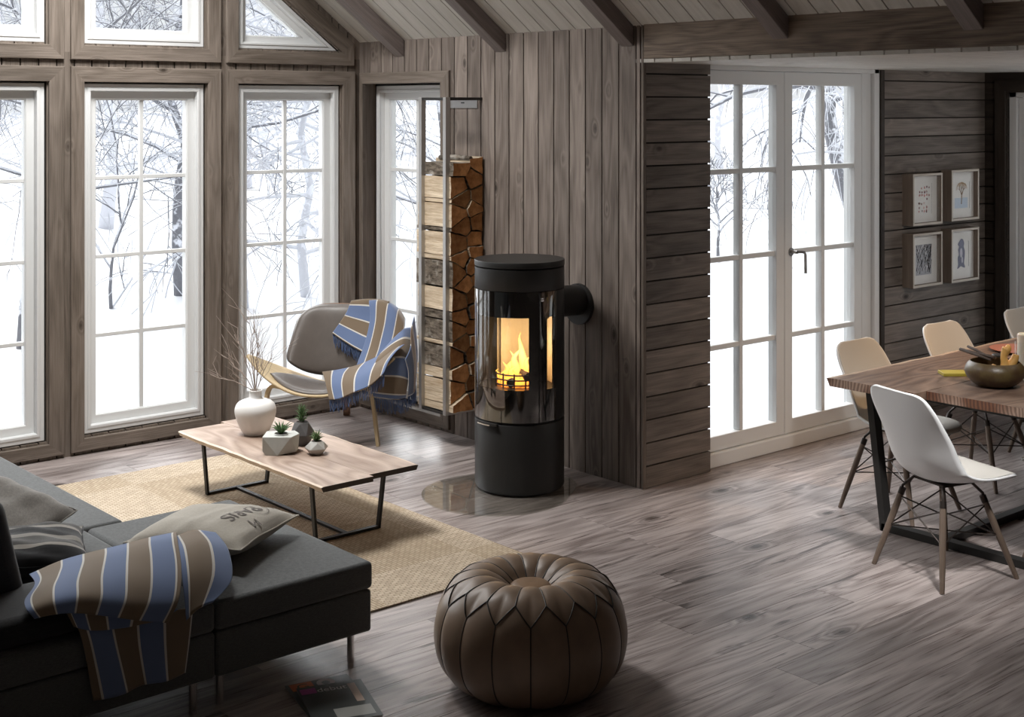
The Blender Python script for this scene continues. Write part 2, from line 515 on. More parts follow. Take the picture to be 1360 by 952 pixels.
def rectp(a0, a1, z0, z1): return [(a0, z0), (a1, z0), (a1, z1), (a0, z1)]
n = 0
for i, (a, b) in enumerate(wins):
    n += 1
    p = rectp(a, b, .105, 2.021)
    ti = rectp(a - .004, b + .014, .088, 2.028)
    to = rectp(a - .079, b + .099, .02, 2.111) if i < 3 else rectp(a - .079, b + .105, .02, 2.111)
    window(n, p, PG, .03, trim_out=to, trim_in=ti, rect=True)
for i, w in enumerate(upper):
    n += 1
    a, b, z0, zb, za = w
    if i == 3:
        p = [(a, z0), (b, z0), (a, za)]
        to = [(a - .079, z0 - .088), (b + .105, z0 - .088), (b + .105, z0 + .05), (a - .079, za + .20)]
        pi = [(a - .004, z0 - .01), (b + .02, z0 - .01), (b + .018, z0 - .004), (a - .004, za + .022)]
        window(n, p, PG, .03, trim_out=to, trim_in=pi, rect=False, fw=.04, sw=.04)
    else:
        p = [(a, z0), (b, z0), (b, zb), (a, za)]
        to = [(a - .079, z0 - .088), (b + .099, z0 - .088), (b + .099, zb + .03), (a - .079, za + .16)]
        pi = [(a - .004, z0 - .01), (b + .014, z0 - .01), (b + .014, zb + .002), (a - .004, za + .014)]
        window(n, p, PG, .03, trim_out=to, trim_in=pi, rect=False)

# stove wall
mb = MB()
board_wall(mb, PS, YD - .02, YG + .03, lambda a: 0, lambda a: 2.42, .1215, [(6.312, 7.13, .075, 2.045)], True, start=4.7488, dback=.14)
tag(mb.build('wall_stove', [M['wall'], M['backing']], ang=0), kind='structure')
n += 1
window(n, rectp(6.37, 7.108, .10, 2.024), PS, .083, trim_out=rectp(6.241, 7.152, .02, 2.103), trim_in=rectp(6.322, 7.117, .085, 2.035), rect=True)
for o in bpy.data.objects:
    if o.name == 'trim_%d' % n: o.location.x = -.016
# side wall of the stove corner facing the camera + door wall
mb = MB()
def PD2(a, z, d): return (a, 4.70 + d, z)
board_wall(mb, PD2, X0 + .022, 5.40, lambda a: 0, lambda a: 2.131, .1145, (), False, start=2.057 - .1145 * 17, dback=.2)
tag(mb.build('wall_corner', [M['darkwall'], M['backing']], ang=0), kind='structure')
mb = MB()
mb.box((X0, 4.6995, 0), (X0 + .02, 4.7145, 2.3), (0, 0, 1), tone=.3)
tag(mb.build('trim_20', M['trim'], ang=0), kind='structure')
mb = MB()
board_wall(mb, PD, X0 + .15, XR + .14, lambda a: 0, lambda a: 2.2, .1125, [(5.32, 6.975, 0, 2.125)], False, start=2.048 - .1125 * 17, dback=.2)
tag(mb.build('wall_door_side', [M['darkwall'], M['backing']], ang=0), kind='structure')
mb = MB()
mb.box((6.962, YD - .012, 0), (7.0, YD + .1, LOWC), (0, 0, 1), tone=.3)
tag(mb.build('trim_21', M['casing'], bevel=.002), kind='structure')

def door(n, P, sashes, z0, z1, a0, a1, dface, jw, rail=.08, stile=.07, handle=None, sill=True):
    root = empty('door_%d' % n, kind='structure')
    mb = MB()
    mb.hexa([P(a0, 0, dface), P(a0 + jw, 0, dface), P(a0 + jw, 0, dface + .16), P(a0, 0, dface + .16), P(a0, z1 + .035, dface), P(a0 + jw, z1 + .035, dface), P(a0 + jw, z1 + .035, dface + .16), P(a0, z1 + .035, dface + .16)])
    mb.hexa([P(a1 - jw, 0, dface), P(a1, 0, dface), P(a1, 0, dface + .16), P(a1 - jw, 0, dface + .16), P(a1 - jw, z1 + .035, dface), P(a1, z1 + .035, dface), P(a1, z1 + .035, dface + .16), P(a1 - jw, z1 + .035, dface + .16)])
    mb.hexa([P(a0, z1, dface), P(a1, z1, dface), P(a1, z1, dface + .16), P(a0, z1, dface + .16), P(a0, z1 + .035, dface), P(a1, z1 + .035, dface), P(a1, z1 + .035, dface + .16), P(a0, z1 + .035, dface + .16)])
    mb.build('door_frame', M['white'], root, bevel=.003)
    mb = MB()
    mb.hexa([P(a0, 0, dface - .0), P(a1, 0, dface - .0), P(a1, 0, dface + .2), P(a0, 0, dface + .2), P(a0, z0, dface - .0), P(a1, z0, dface - .0), P(a1, z0, dface + .2), P(a0, z0, dface + .2)])
    mb.build('door_sill', M['white'], root, bevel=.006)
    leaves = []
    for (l, r) in sashes:
        po = rectp(l + .0015, r - .0015, z0 + .002, z1 - .002)
        pi = [(l + stile, z0 + rail), (r - stile, z0 + rail), (r - stile, z1 - rail * .95), (l + stile, z1 - rail * .95)]
        mb = MB()
        mb.ring(po, pi, P, dface + .025, dface + .085)
        leaf = mb.build('door_leaf', M['white'], root, bevel=.003)
        leaves.append(leaf)
        mb = MB()
        ax0, ax1, zz0, zz1 = l + stile, r - stile, z0 + rail, z1 - rail * .95
        a = (ax0 + ax1) / 2
        for (q0, q1, y0, y1, e) in [(a - .015, a + .015, zz0, zz1, 0)] + [(ax0, ax1, zz0 + (zz1 - zz0) * k / 4 - .014, zz0 + (zz1 - zz0) * k / 4 + .014, .003) for k in (1, 2, 3)]:
            mb.hexa([P(q0, y0, dface + .032 + e), P(q1, y0, dface + .032 + e), P(q1, y0, dface + .078 - e), P(q0, y0, dface + .078 - e),
                     P(q0, y1, dface + .032 + e), P(q1, y1, dface + .032 + e), P(q1, y1, dface + .078 - e), P(q0, y1, dface + .078 - e)])
        mb.build('muntin', M['white'], leaf, bevel=.004)
        mb = MB(); mb.prism(pi, P, dface + .052, dface + .056)
        mb.build('door_pane', M['glass'], leaf, ang=0)
    return root, leaves

r1, lv = door(1, PD, [(5.368, 6.091), (6.091, 6.815)], .075, 2.088, 5.32, 6.958, -.004, .048)
# wider inner jamb on the right, as the photo shows a stepped reveal
mb = MB(); mb.box((6.815, YD + .02, .0), (6.905, YD + .15, 2.09)); mb.build('jamb_liner', M['white'], r1, bevel=.003)
mb = MB()
hy = YD + .02
mb.tube([(6.145, hy - .006, 1.085), (6.145, hy, 1.085)], .022, 20)
mb.tube([(6.145, hy, 1.085), (6.145, hy - .045, 1.085)], .009, 12)
mb.tube([(6.145, hy - .045, 1.087), (6.165, hy - .05, 1.087), (6.195, hy - .052, 1.084), (6.207, hy - .052, 1.07), (6.209, hy - .052, .965)], .0085, 12)
mb.build('door_handle', M['steel'], lv[1])

# dining side wall with its own glazed door
mb = MB()
board_wall(mb, PR, YB - .1, YD + .02, lambda a: 0, lambda a: 2.2, .1125, [(3.717, 4.583, 0, 1.983)], False, start=2.048 - .1125 * 17, dback=.2)
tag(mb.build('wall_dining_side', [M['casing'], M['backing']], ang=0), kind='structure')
r2, lv2 = door(2, PR, [(3.765, 4.535)], .075, 1.95, 3.715, 4.585, .03, .05)
mb = MB(); mb.ring(rectp(3.6, 4.66, -.02, 2.06), rectp(3.712, 4.588, -.01, 1.99), PR, -.02, .035)
tag(mb.build('trim_22', M['casing'], bevel=.003), kind='structure')

# back and left walls (behind the camera)
mb = MB()
board_wall(mb, lambda a, z, d: (a, YB - d, z), XL, XR + .1, lambda a: 0, lambda a: EAVE, .122, (), True)
cols = [XL, XRIDGE, X0]
for c0, c1 in zip(cols, cols[1:]):
    board_wall(mb, lambda a, z, d: (a, YB - d, z), c0, c1, lambda a: EAVE, over, .122, (), True)
tag(mb.build('wall_back', [M['wall'], M['backing']], ang=0), kind='structure')
mb = MB()
board_wall(mb, lambda a, z, d: (XL - d, a, z), YB, YG + .1, lambda a: 0, lambda a: EAVE + .1, .122, (), True)
tag(mb.build('wall_left', [M['wall'], M['backing']], ang=0), kind='structure')

# pitched ceiling: boards running down the slope
for side, nm in ((1, 'ceiling'), (-1, 'ceiling_left')):
    mb = MB()
    y = YB - .1; bw = .1185
    xe = X0 if side == 1 else XL
    ze = EAVE
    L = V((XRIDGE - xe, 0, SL * abs(xe - XRIDGE)))
    up = V((SL * side, 0, 1)).normalized()
    st = V((xe, 0, ze)) - L.normalized() * .12
    en = V((xe, 0, ze)) + L * 1.002
    y = YG + .05 - bw * 80
    while y < YG + .2:
        y1 = y + bw
        for g, t0, t1, mi in ((.0035, 0, .02, 0), (0, .010, .14, 1)):
            q = []
            for tt in (t0, t1):
                for P0, yy in ((st, y + g), (en, y + g), (en, y1 - g), (st, y1 - g)):
                    q.append(V((P0.x, yy, P0.z)) + up * tt)
            if y > YB - .3: mb.hexa(q, L, mi, None if mi == 0 else .5)
        y = y1
    tag(mb.build(nm, [M['ceil'], M['backing']], ang=0), kind='structure')
# low ceiling of the dining side
mb = MB()
y = YD - .04 - .1193 * 54
y = 3.433 - .1193 * 43
while y < YD + .01:
    mb.box((X0 + .002, y + .004, LOWC), (XR + .05, y + .1193 - .004, LOWC + .018), (1, 0, 0), 0)
    y += .1193
mb.box((X0 + .03, YB, LOWC + .01), (XR + .1, YD + .02, LOWC + .1), mi=1, tone=.5)
tag(mb.build('ceiling_low', [M['ceil'], M['backing']], ang=0), kind='structure')
# header beam
mb = MB()
mb.box((X0 - .004, YB, LOWC + .019), (X0 + .12, 4.694, EAVE + .05), (0, 1, 0), tone=.6)
tag(mb.build('header_beam', M['beam'], bevel=.003), 'rough-sawn brown header beam with dark knots above the dining opening', 'beam')

# rafters
raf_where = ['nearest the window wall', 'above the log rack', 'beside the stove corner', 'above the glazed double door', 'farthest right, over the dining side', 'behind', 'behind2']
k = 0
for yc in (6.74, 5.79, 4.81, 3.85, 2.90, 1.94, .98, .02, -.94):
    mb = MB()
    hw = .044
    xe = X0 - .0005
    d = .102
    q = []
    xr = XRIDGE
    for z in (0, 1):
        for (x, yy) in ((xe, yc - hw), (xe, yc + hw), (xr, yc + hw), (xr, yc - hw)):
            zt = EAVE + SL * (X0 - x)
            q.append((x, yy, zt - (d if z == 0 else -.0)))
    mb.hexa(q, (-1, 0, SL), 0)
    o = mb.build('rafter', M['rafter'], bevel=.004)
    lab = ['grey-brown sloping rafter nearest the window wall, ending above the narrow side window',
           'grey-brown sloping rafter ending above the firewood rack and stove lid',
           'grey-brown sloping rafter ending beside the outer corner of the stove wall',
           'dark-sided sloping rafter crossing the header beam above the glazed double door',
           'dark-sided sloping rafter at the far right of the header beam'][k] if k < 5 else 'sloping rafter behind the viewpoint'
    tag(o, lab, 'rafter', 'exposed rafters')
    k += 1
    if k >= 5: break
for yc in (1.94, .98, .02, -.94):
    pass

# ------------------------------------------------------------------ camera
cd = bpy.data.cameras.new('camera'); cam = bpy.data.objects.new('camera', cd); COL.objects.link(cam)
F = 1815.44
cd.sensor_fit = 'HORIZONTAL'; cd.sensor_width = 36; cd.lens = F / 1360 * 36
cd.shift_x = 0; cd.shift_y = -(476 - 140) / 1360
cd.clip_start = .05; cd.clip_end = 300
cam.location = (0, 0, CAMH)
cam.rotation_euler = (PI / 2, 0, -math.radians(90 - 49.2914))
sc.camera = cam

# ------------------------------------------------------------------ outdoors
def P_(name, root):  # location offset so that meshes given in room coordinates hang under a root at its base
    return tuple(-c for c in root.location)
def snowz(x, y):
    d = max(0, max(y - YG - 1, x - 12 if x > 9 else -9))
    n = mnoise.noise(V((x * .22, y * .22, 1.3))) * .22 + mnoise.noise(V((x * .8, y * .8, 4.))) * .05
    far = math.hypot(x, y)
    bank = max(0, far - 30) * .04
    nearhouse = max(0, 1 - max(0, y - 4.9, 0) / 5) * (1 if x > 5 else 0)
    return -.5 + n + bank + .33 * nearhouse
mb = MB()
G = []
xs = [-30 + i * 1.1 for i in range(100)]
ys = [-20 + i * 1.1 for i in range(86)]
for x in xs:
    G.append([(x, y, min(snowz(x, y), 16) if not ((-2 < x < 8.6 and -3 < y < 5.2) or (-2 < x < 5.4 and y > -3 and y < 7.4)) else -.6) for y in ys])
mb.grid(G, flip=False, uvs=(1, 1))
tag(mb.build('snow_ground', M['snow'], ang=0, recalc=True), kind='structure')
bpy.data.objects['snow_ground'].name = 'snow_ground'

def bark(name, dark, light, snowlim, snowcol=(.86, .88, .93), frost_haze=.0):
    m = NT(name)
    g = m.n('ShaderNodeNewGeometry')
    nz = m.n('ShaderNodeSeparateXYZ', {0: g.outputs['Normal']}).outputs[2]
    ns = m.noise(m.n('ShaderNodeTexCoord').outputs['Object'], 9, 3, .6)
    c = m.mix(m.noise(m.n('ShaderNodeTexCoord').outputs['Object'], 30, 3, .7), dark, light)
    lim = m.math('ADD', nz, m.math('MULTIPLY', m.math('SUBTRACT', ns, .5), 1.2))
    f = m.math('MULTIPLY', m.math('SUBTRACT', lim, snowlim), 6, clamp=True)
    f = m.math('MAXIMUM', f, frost_haze)  # even paling: frost together with painted haze
    m.bsdf(Base_Color=m.mix(f, c, snowcol), Roughness=.85, Specular_IOR_Level=.2)
    return m.m
M['bark'] = bark('dark_bark_with_snow', (.07, .07, .08), (.2, .2, .22), .0, frost_haze=.12)
M['frost'] = bark('frosted_twigs', (.35, .36, .40), (.5, .51, .56), -.1, frost_haze=.5)  # pale from frost and from mist put into the colour
M['farfrost'] = bark('hoar_frosted_twigs', (.42, .42, .46), (.55, .55, .6), -.1, frost_haze=.6)  # pale colour stands in for haze over distant trees

def branch(mb, p, d, L, r, depth, rng, droop=0., nseg=5, spread=.75, sides=5, kids=(3, 5), shrink=.62):
    pts = [V(p)]; rad = [r]
    d = V(d).normalized()
    for i in range(nseg):
        d = (d + V((rng.uniform(-1, 1), rng.uniform(-1, 1), rng.uniform(-.8, .8))) * .16 + V((0, 0, -droop)) * (i / nseg)).normalized()
        pts.append(pts[-1] + d * L / nseg); rad.append(r * (1 - .8 * (i + 1) / nseg) + .003)
    mb.tube(pts, rad, max(3, sides), tone=.5, cap=False)
    if depth <= 0: return
    for k in range(rng.randint(*kids)):
        t = rng.uniform(.2, .98); i = min(int(t * nseg), nseg - 1)
        q = pts[i].lerp(pts[i + 1], t * nseg - i)
        ax = (pts[i + 1] - pts[i]).normalized()
        side = ax.orthogonal().normalized()
        side.rotate(Matrix.Rotation(rng.uniform(0, 2 * PI), 3, ax))
        nd = (ax * (1 - spread * .5) + side * spread).normalized()
        branch(mb, q, nd, L * shrink * rng.uniform(.7, 1.15), max(rad[i] * .6, .004), depth - 1, rng, droop * 1.3, max(3, nseg - 1), spread, sides - 1, kids, shrink)

def tree(loc, h, r, seed, lean=(0, 0), nb=14, lo=.2, L=.45, depth=3, droop=.1, mat='bark', label=None, cat='tree', group=None, kids=(3, 5), name='bare_tree', up=.35, split=True, spread=.75):
    rng = random.Random(seed)
    root = empty(name, loc, label=label, cat=cat, group=group)
    mb = MB()
    pts = [V((0, 0, -.3))]; rad = [r * 1.25]
    n = 9
    for i in range(1, n + 1):
        t = i / n
        pts.append(V((lean[0] * t * h + rng.uniform(-1, 1) * .03 * h * .6, lean[1] * t * h + rng.uniform(-1, 1) * .02 * h, h * t)))
        rad.append(r * (1 - .8 * t))
    mb.tube(pts, rad, 9)
    mb.build('trunk', M[mat], root, ang=0)
    mb = MB()
    for k in range(nb):
        t = lo + (1 - lo) * (k + rng.random()) / nb
        i = min(int(t * n), n - 1); q = pts[i].lerp(pts[i + 1], t * n - i)
        a = k * 2.4 + rng.uniform(-.4, .4)
        d = V((math.cos(a), math.sin(a), up + rng.uniform(-.2, .3)))
        branch(mb, q, d, h * L * (1.15 - .6 * t) * rng.uniform(.75, 1.2), r * (1 - .75 * t) * .5 + .004, depth - 1, rng, droop, 6, spread, 5, kids)
    mb.build('branches', M[mat], root, ang=0)
    return root

def at(X, Y): return (X, Y, snowz(X, Y) - .02)
tree(at(7.95, 15.5), 5.6, .075, 3, (-.02, 0), 22, .25, .55, 4, .05, label='dark bare tree with its trunk behind the right panes of the second tall window', kids=(3, 5))
tree(at(6.9, 15.2), 2.3, .022, 8, (.05, 0), 9, .02, .7, 3, .0, label='low multi-stemmed bare shrub in the snow seen through the second tall window from the left', cat='shrub', name='bare_shrub', up=.9)
tree(at(5.2, 13.6), 4.6, .05, 11, (.10, 0), 14, .3, .6, 4, .1, label='dark bare tree with long crossing snowy boughs at the left of the second window')
tree(at(3.9, 14.6), 4.4, .05, 17, (.04, 0), 16, .3, .55, 3, .1, mat='frost', label='frosted tree behind the leftmost tall window')
tree(at(9.2, 14.6), 6.2, .06, 21, (0, 0), 26, .06, .28, 3, .35, mat='frost', label='tall narrow snow-laden tree behind the window left of the room corner', name='snowy_tree', up=-.1)
tree(at(8.2, 14.4), 4.4, .05, 24, (-.05, 0), 12, .3, .6, 4, .1, mat='frost', label='frosted tree with arching boughs behind the left panes above the lounge chair')
tree(at(12.9, 16.6), 5.6, .05, 31, (0, 0), 24, .1, .4, 3, .2, mat='bark', label='dark snowy tree seen through the narrow window beside the firewood rack')
# seen through the double door
tree(at(16.95, 11.9), 6.6, .15, 42, (-.20, .09), 22, .35, .4, 3, .75, mat='bark', label='thick leaning birch trunk behind the right leaf of the double door', name='birch_tree', up=.1)
tree(at(16.1, 13.85), 1.5, .028, 45, (0, 0), 16, .3, .45, 3, .0, mat='bark', label='small dark sapling standing in the snow behind the left leaf of the double door', name='sapling', up=.9)
tree(at(14.3, 10.2), 3.8, .04, 47, (.05, 0), 16, .45, .5, 3, .6, mat='frost', label='drooping frosted tree behind the middle of the double door', name='weeping_tree', up=.2)
# far forest, haze painted in as pale twig colour
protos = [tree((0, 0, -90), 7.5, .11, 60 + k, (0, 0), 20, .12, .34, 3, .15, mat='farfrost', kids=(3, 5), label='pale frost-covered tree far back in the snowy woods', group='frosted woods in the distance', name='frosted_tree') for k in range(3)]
rng = random.Random(5)
spots = []
for k in range(900):
    a = math.radians(rng.uniform(50, 84)); d = rng.uniform(23, 44)
    q = (d * math.cos(a), d * math.sin(a))
    if len(spots) < 20 and all(math.dist(q, s_) > 5.2 for s_ in spots): spots.append(q)
for k in range(5):
    a = math.radians(rng.uniform(30, 44)); d = rng.uniform(24, 40)
    q = (d * math.cos(a), d * math.sin(a))
    if all(math.dist(q, s_) > 5.2 for s_ in spots): spots.append(q)
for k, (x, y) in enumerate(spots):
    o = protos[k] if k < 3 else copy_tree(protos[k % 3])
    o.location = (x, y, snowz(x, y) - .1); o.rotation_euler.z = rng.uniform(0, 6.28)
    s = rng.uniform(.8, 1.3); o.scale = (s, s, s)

# ------------------------------------------------------------------ furniture materials
def fabric(name, c1, c2, scale=500, rough=.9, bump=.2, big=.15):
    m = NT(name)
    o = m.obj()
    n1 = m.noise(o, scale, 2, .6)
    n2 = m.noise(o, 6, 3, .6)
    n3 = m.noise(m.n('ShaderNodeMapping', {0: o, 3: (1, 1, 6)}).outputs[0], 90, 2, .6)
    f = m.math('ADD', m.math('MULTIPLY', n1, .5), m.math('MULTIPLY', n3, .5))
    c = m.mix(m.ramp(f, [(.35, 0.), (.65, 1.)]), c1, c2)
    b = m.bsdf(Base_Color=c, Roughness=rough, Specular_IOR_Level=.2, Sheen_Weight=.25)
    m.bump(b, f, bump, .002)
    return m.m
M['sofa'] = fabric('charcoal_sofa_fabric', (.065, .068, .068), (.135, .14, .14))
M['sofadark'] = fabric('black_cushion_fabric', (.015, .015, .017), (.035, .035, .037))
M['chrome'] = plain('satin_chrome', (.75, .75, .75), .25, metal=1)
M['linen'] = fabric('beige_linen', (.36, .33, .28), (.44, .40, .34), 300)
M['greycush'] = fabric('warm_grey_cotton', (.16, .15, .135), (.24, .22, .2), 300)
M['print'] = plain('faded_grey_print', (.15, .13, .12), .9)

def stripes(name, seq, period=1.0, axis=1, dirt=0):
    """seq: [(width,color)] repeated along uv axis"""
    m = NT(name)
    u, v = m.uv()
    x = v if axis else u
    tot = sum(s[0] for s in seq)
    fr = m.math('FRACT', m.math('MULTIPLY', x, 1 / period))
    st = []; p = 0
    for wd, c in seq:
        st.append((p / tot, c)); p += wd
    c = m.ramp(fr, st, 'CONSTANT')
    th = m.noise(m.comb(m.math('MULTIPLY', u, 60), m.math('MULTIPLY', v, 60)), 4, 2, .7)
    c = m.mix(m.math('MULTIPLY', th, .35), c, (.02, .02, .02))
    b = m.bsdf(Base_Color=c, Roughness=.9, Specular_IOR_Level=.15, Sheen_Weight=.3)
    m.bump(b, th, .2, .002)
    return m.m
BL = (.16, .22, .38); BR = (.23, .17, .115); WH = (.75, .72, .66)
M['throw'] = stripes('blue_brown_striped_wool', [(.09, WH), (.91, BL), (.09, WH), (.91, BR)], 1.0, 1)
M['fringe'] = plain('blue_wool_fringe', (.10, .15, .28), .95)
M['stripecush'] = stripes('black_grey_striped_cotton', [(.5, (.02, .02, .022)), (.12, (.4, .37, .33)), (.5, (.08, .075, .07)), (.2, (.3, .28, .25))], .5, 1)

# ------------------------------------------------------------------ sofa
sofa = empty('sectional_sofa', (2.0, 4.4, 0), label='charcoal grey L-shaped sectional sofa with low chaise on slim chrome legs', cat='sofa')
OF = P_('', sofa)
def SB(mb, name, mat, parent=None, **k):
    o = mb.build(name, mat, parent or sofa, loc=OF, **k); return o
def cushion_box(x0, x1, y0, y1, z0, z1, name, crown=.012, mat='sofa', bev=.018):
    mb = MB()
    N = 10
    mb.box((x0, y0, z0), (x1, y1, z1))
    return SB(mb, name, M[mat], bevel=bev, seg=4)
g = .002
cushion_box(2.076 + g, 2.669, 3.82, 4.802, .262, .355, 'seat_cushion')
cushion_box(1.30, 2.076 - g, 3.82, 4.802, .262, .355, 'seat_cushion')
cushion_box(1.30, 2.229, 4.806, 6.07, .262, .355, 'seat_cushion')
for a in ((2.078, 2.663, 3.824, 4.798), (1.06, 2.074, 3.824, 4.798), (1.06, 2.223, 4.802, 6.065)):
    mb = MB(); mb.box((a[0], a[2], .118), (a[1], a[3], .26)); SB(mb, 'sofa_base', M['sofa'], bevel=.01)
mb = MB(); mb.box((1.06, 3.83, .26), (1.28, 6.06, .70)); SB(mb, 'backrest', M['sofa'], bevel=.04, seg=4)
for (x, y) in ((2.628, 3.9), (2.13, 3.9), (2.03, 3.888), (2.6, 4.72), (1.15, 3.92), (1.15, 5.98), (2.17, 5.98)):
    mb = MB(); mb.tube([(x, y, 0.0), (x, y, .119)], .0125, 16); SB(mb, 'sofa_leg', M['chrome'])

def pillow_z(u, v, t):   # thickness profile on -1..1 square
    e = (1 - abs(u) ** 2.6) * (1 - abs(v) ** 2.6)
    return t * max(0, e) ** .55
def pillow(name, loc, rz, size, t, mat, label, cat='cushion', tilt=(0, 0), seed=1, group=None, wr=.006, bend=0):
    root = empty(name, loc, rz, label=label, cat=cat, group=group)
    root.rotation_euler = (tilt[0], tilt[1], rz)
    mb = MB(); N = 26
    for sgn in (1, -1):
        G = []
        for i in range(N + 1):
            r = []
            for j in range(N + 1):
                u = -1 + 2 * i / N; v = -1 + 2 * j / N
                pin = 1 - .07 * (1 - abs(u) ** 2) * abs(v) ** 3 ; pin2 = 1 - .07 * (1 - abs(v) ** 2) * abs(u) ** 3
                z = sgn * pillow_z(u, v, t / 2) + mnoise.noise(V((u * 2.5, v * 2.5, seed + sgn))) * wr * (1 - max(abs(u), abs(v)) ** 4) + mnoise.noise(V((u * 1.5 + v * 4, v * 1.2, seed))) * wr
                z += bend * (u * u)
                r.append((u * size[0] / 2 * pin2, v * size[1] / 2 * pin, z))
            G.append(r)
        mb.grid(G, flip=(sgn < 0), uvs=(1, 1))
    mb.build('cushion_cover', mat, root, ang=0)
    mb = MB()
    pts = []
    for i in range(N + 1): pts.append((-1 + 2 * i / N, -1))
    for i in range(1, N + 1): pts.append((1, -1 + 2 * i / N))
    for i in range(1, N + 1): pts.append((1 - 2 * i / N, 1))
    for i in range(1, N): pts.append((-1, 1 - 2 * i / N))
    P3 = []
    for u, v in pts:
        pin = 1 - .07 * (1 - abs(u) ** 2) * abs(v) ** 3 ; pin2 = 1 - .07 * (1 - abs(v) ** 2) * abs(u) ** 3
        P3.append((u * size[0] / 2 * pin2, v * size[1] / 2 * pin, mnoise.noise(V((u * 1.5 + v * 4, v * 1.2, seed))) * wr + bend * u * u))
    P3.append(P3[0])
    mb.tube(P3, .0035, 6, cap=False); mb.build('piping', mat, root, ang=0)
    return root

rzp = math.atan2(-.23, -.36)
paris = pillow('scatter_cushion', (2.33, 4.31, .418), rzp, (.44, .44), .125, M['linen'],
               'beige linen scatter cushion printed with the word PARIS, lying on the chaise', tilt=(.03, -.02), seed=3)
# printed lettering laid on the cushion surface
def text_mesh(s, size, align='CENTER', font_ex=0):
    c = bpy.data.curves.new('lettering', 'FONT'); c.body = s; c.size = size; c.align_x = align; c.resolution_u = 4
    o = bpy.data.objects.new('lettering', c); COL.objects.link(o)
    bpy.context.view_layer.update()
    me = bpy.data.meshes.new_from_object(o.evaluated_get(bpy.context.evaluated_depsgraph_get()))
    COL.objects.unlink(o); bpy.data.objects.remove(o)
    return me
def on_pillow(me, name, root, ox, oy, size, t, seed, wr, mat, rot=0, lift=.0015):
    bm = bmesh.new(); bm.from_mesh(me)
    bmesh.ops.triangulate(bm, faces=bm.faces)
    for _ in range(2):
        bmesh.ops.subdivide_edges(bm, edges=[e for e in bm.edges if e.calc_length() > .012], cuts=1)
        bmesh.ops.triangulate(bm, faces=bm.faces)
    for vtx in bm.verts:
        x = vtx.co.x * math.cos(rot) - vtx.co.y * math.sin(rot) + ox; y = vtx.co.x * math.sin(rot) + vtx.co.y * math.cos(rot) + oy
        u = x / (size[0] / 2); v = y / (size[1] / 2)
        z = pillow_z(u, v, t / 2) + mnoise.noise(V((u * 2.5, v * 2.5, seed + 1))) * wr * (1 - max(abs(u), abs(v)) ** 4) + mnoise.noise(V((u * 1.5 + v * 4, v * 1.2, seed))) * wr
        vtx.co = (x, y, z + lift)
    bm.to_mesh(me); bm.free()
    me.materials.clear(); me.materials.append(mat)
    o = bpy.data.objects.new(name, me); link(o, root)
    return o
on_pillow(text_mesh('PARIS', .078), 'printed_lettering', paris, -.015, .075, (.44, .44), .125, 3, .006, M['print'], rot=-.12)
def ring_mesh(r0, r1, n=32, cx=0, cy=0):
    mb = MB()
    for k in range(n):
        a = 2 * PI * k / n; b = 2 * PI * (k + 1) / n
        mb.poly([(cx + r0 * math.cos(a), cy + r0 * math.sin(a), 0), (cx + r1 * math.cos(a), cy + r1 * math.sin(a), 0), (cx + r1 * math.cos(b), cy + r1 * math.sin(b), 0), (cx + r0 * math.cos(b), cy + r0 * math.sin(b), 0)])
    me = bpy.data.meshes.new('ring'); me.from_pydata(mb.v, [], mb.f)
    return me
on_pillow(ring_mesh(.040, .043), 'printed_stamp', paris, -.085, .125, (.44, .44), .125, 3, .006, M['print'])
on_pillow(ring_mesh(.018, .0205), 'printed_stamp', paris, -.085, .125, (.44, .44), .125, 3, .006, M['print'])
for k in range(5):
    on_pillow(ring_mesh(0.0005, .004, 8), 'printed_dot', paris, -.15 - .012 * k, .155 - .02 * (k % 2), (.44, .44), .125, 3, .006, M['print'])
on_pillow(text_mesh('M', .055), 'printed_lettering', paris, .02, .155, (.44, .44), .125, 3, .006, M['print'], rot=-.3)

pillow('scatter_cushion', (1.76, 4.84, .44), math.radians(35), (.42, .40), .15, M['greycush'], 'warm grey rounded scatter cushion leaning behind the striped cushion at the left edge', tilt=(.35, -.25), seed=8, wr=.01)
pillow('scatter_cushion', (1.735, 4.52, .418), math.radians(-18), (.42, .36), .11, M['stripecush'], 'black scatter cushion with pale grey stripes lying flat behind the draped throw', tilt=(.05, .04), seed=12, wr=.012)
# bolster under the throw
mb = MB(); mb.box((1.25, 3.85, 0), (1.93, 4.16, .085))
o = mb.build('bolster_cushion', M['sofadark'], bevel=.035, seg=5, loc=(0, 0, .356))
tag(o, 'black bolster cushion under the striped throw on the front edge of the sofa', 'cushion')
mb = MB(); mb.box((-.14, -.26, 0), (.14, .26, .36))
o = mb.build('back_cushion', M['sofadark'], bevel=.06, seg=5, loc=(1.43, 4.34, .352)); o.rotation_euler = (0, math.radians(-14), math.radians(12))
tag(o, 'black back cushion standing upright at the far left of the sofa', 'cushion')

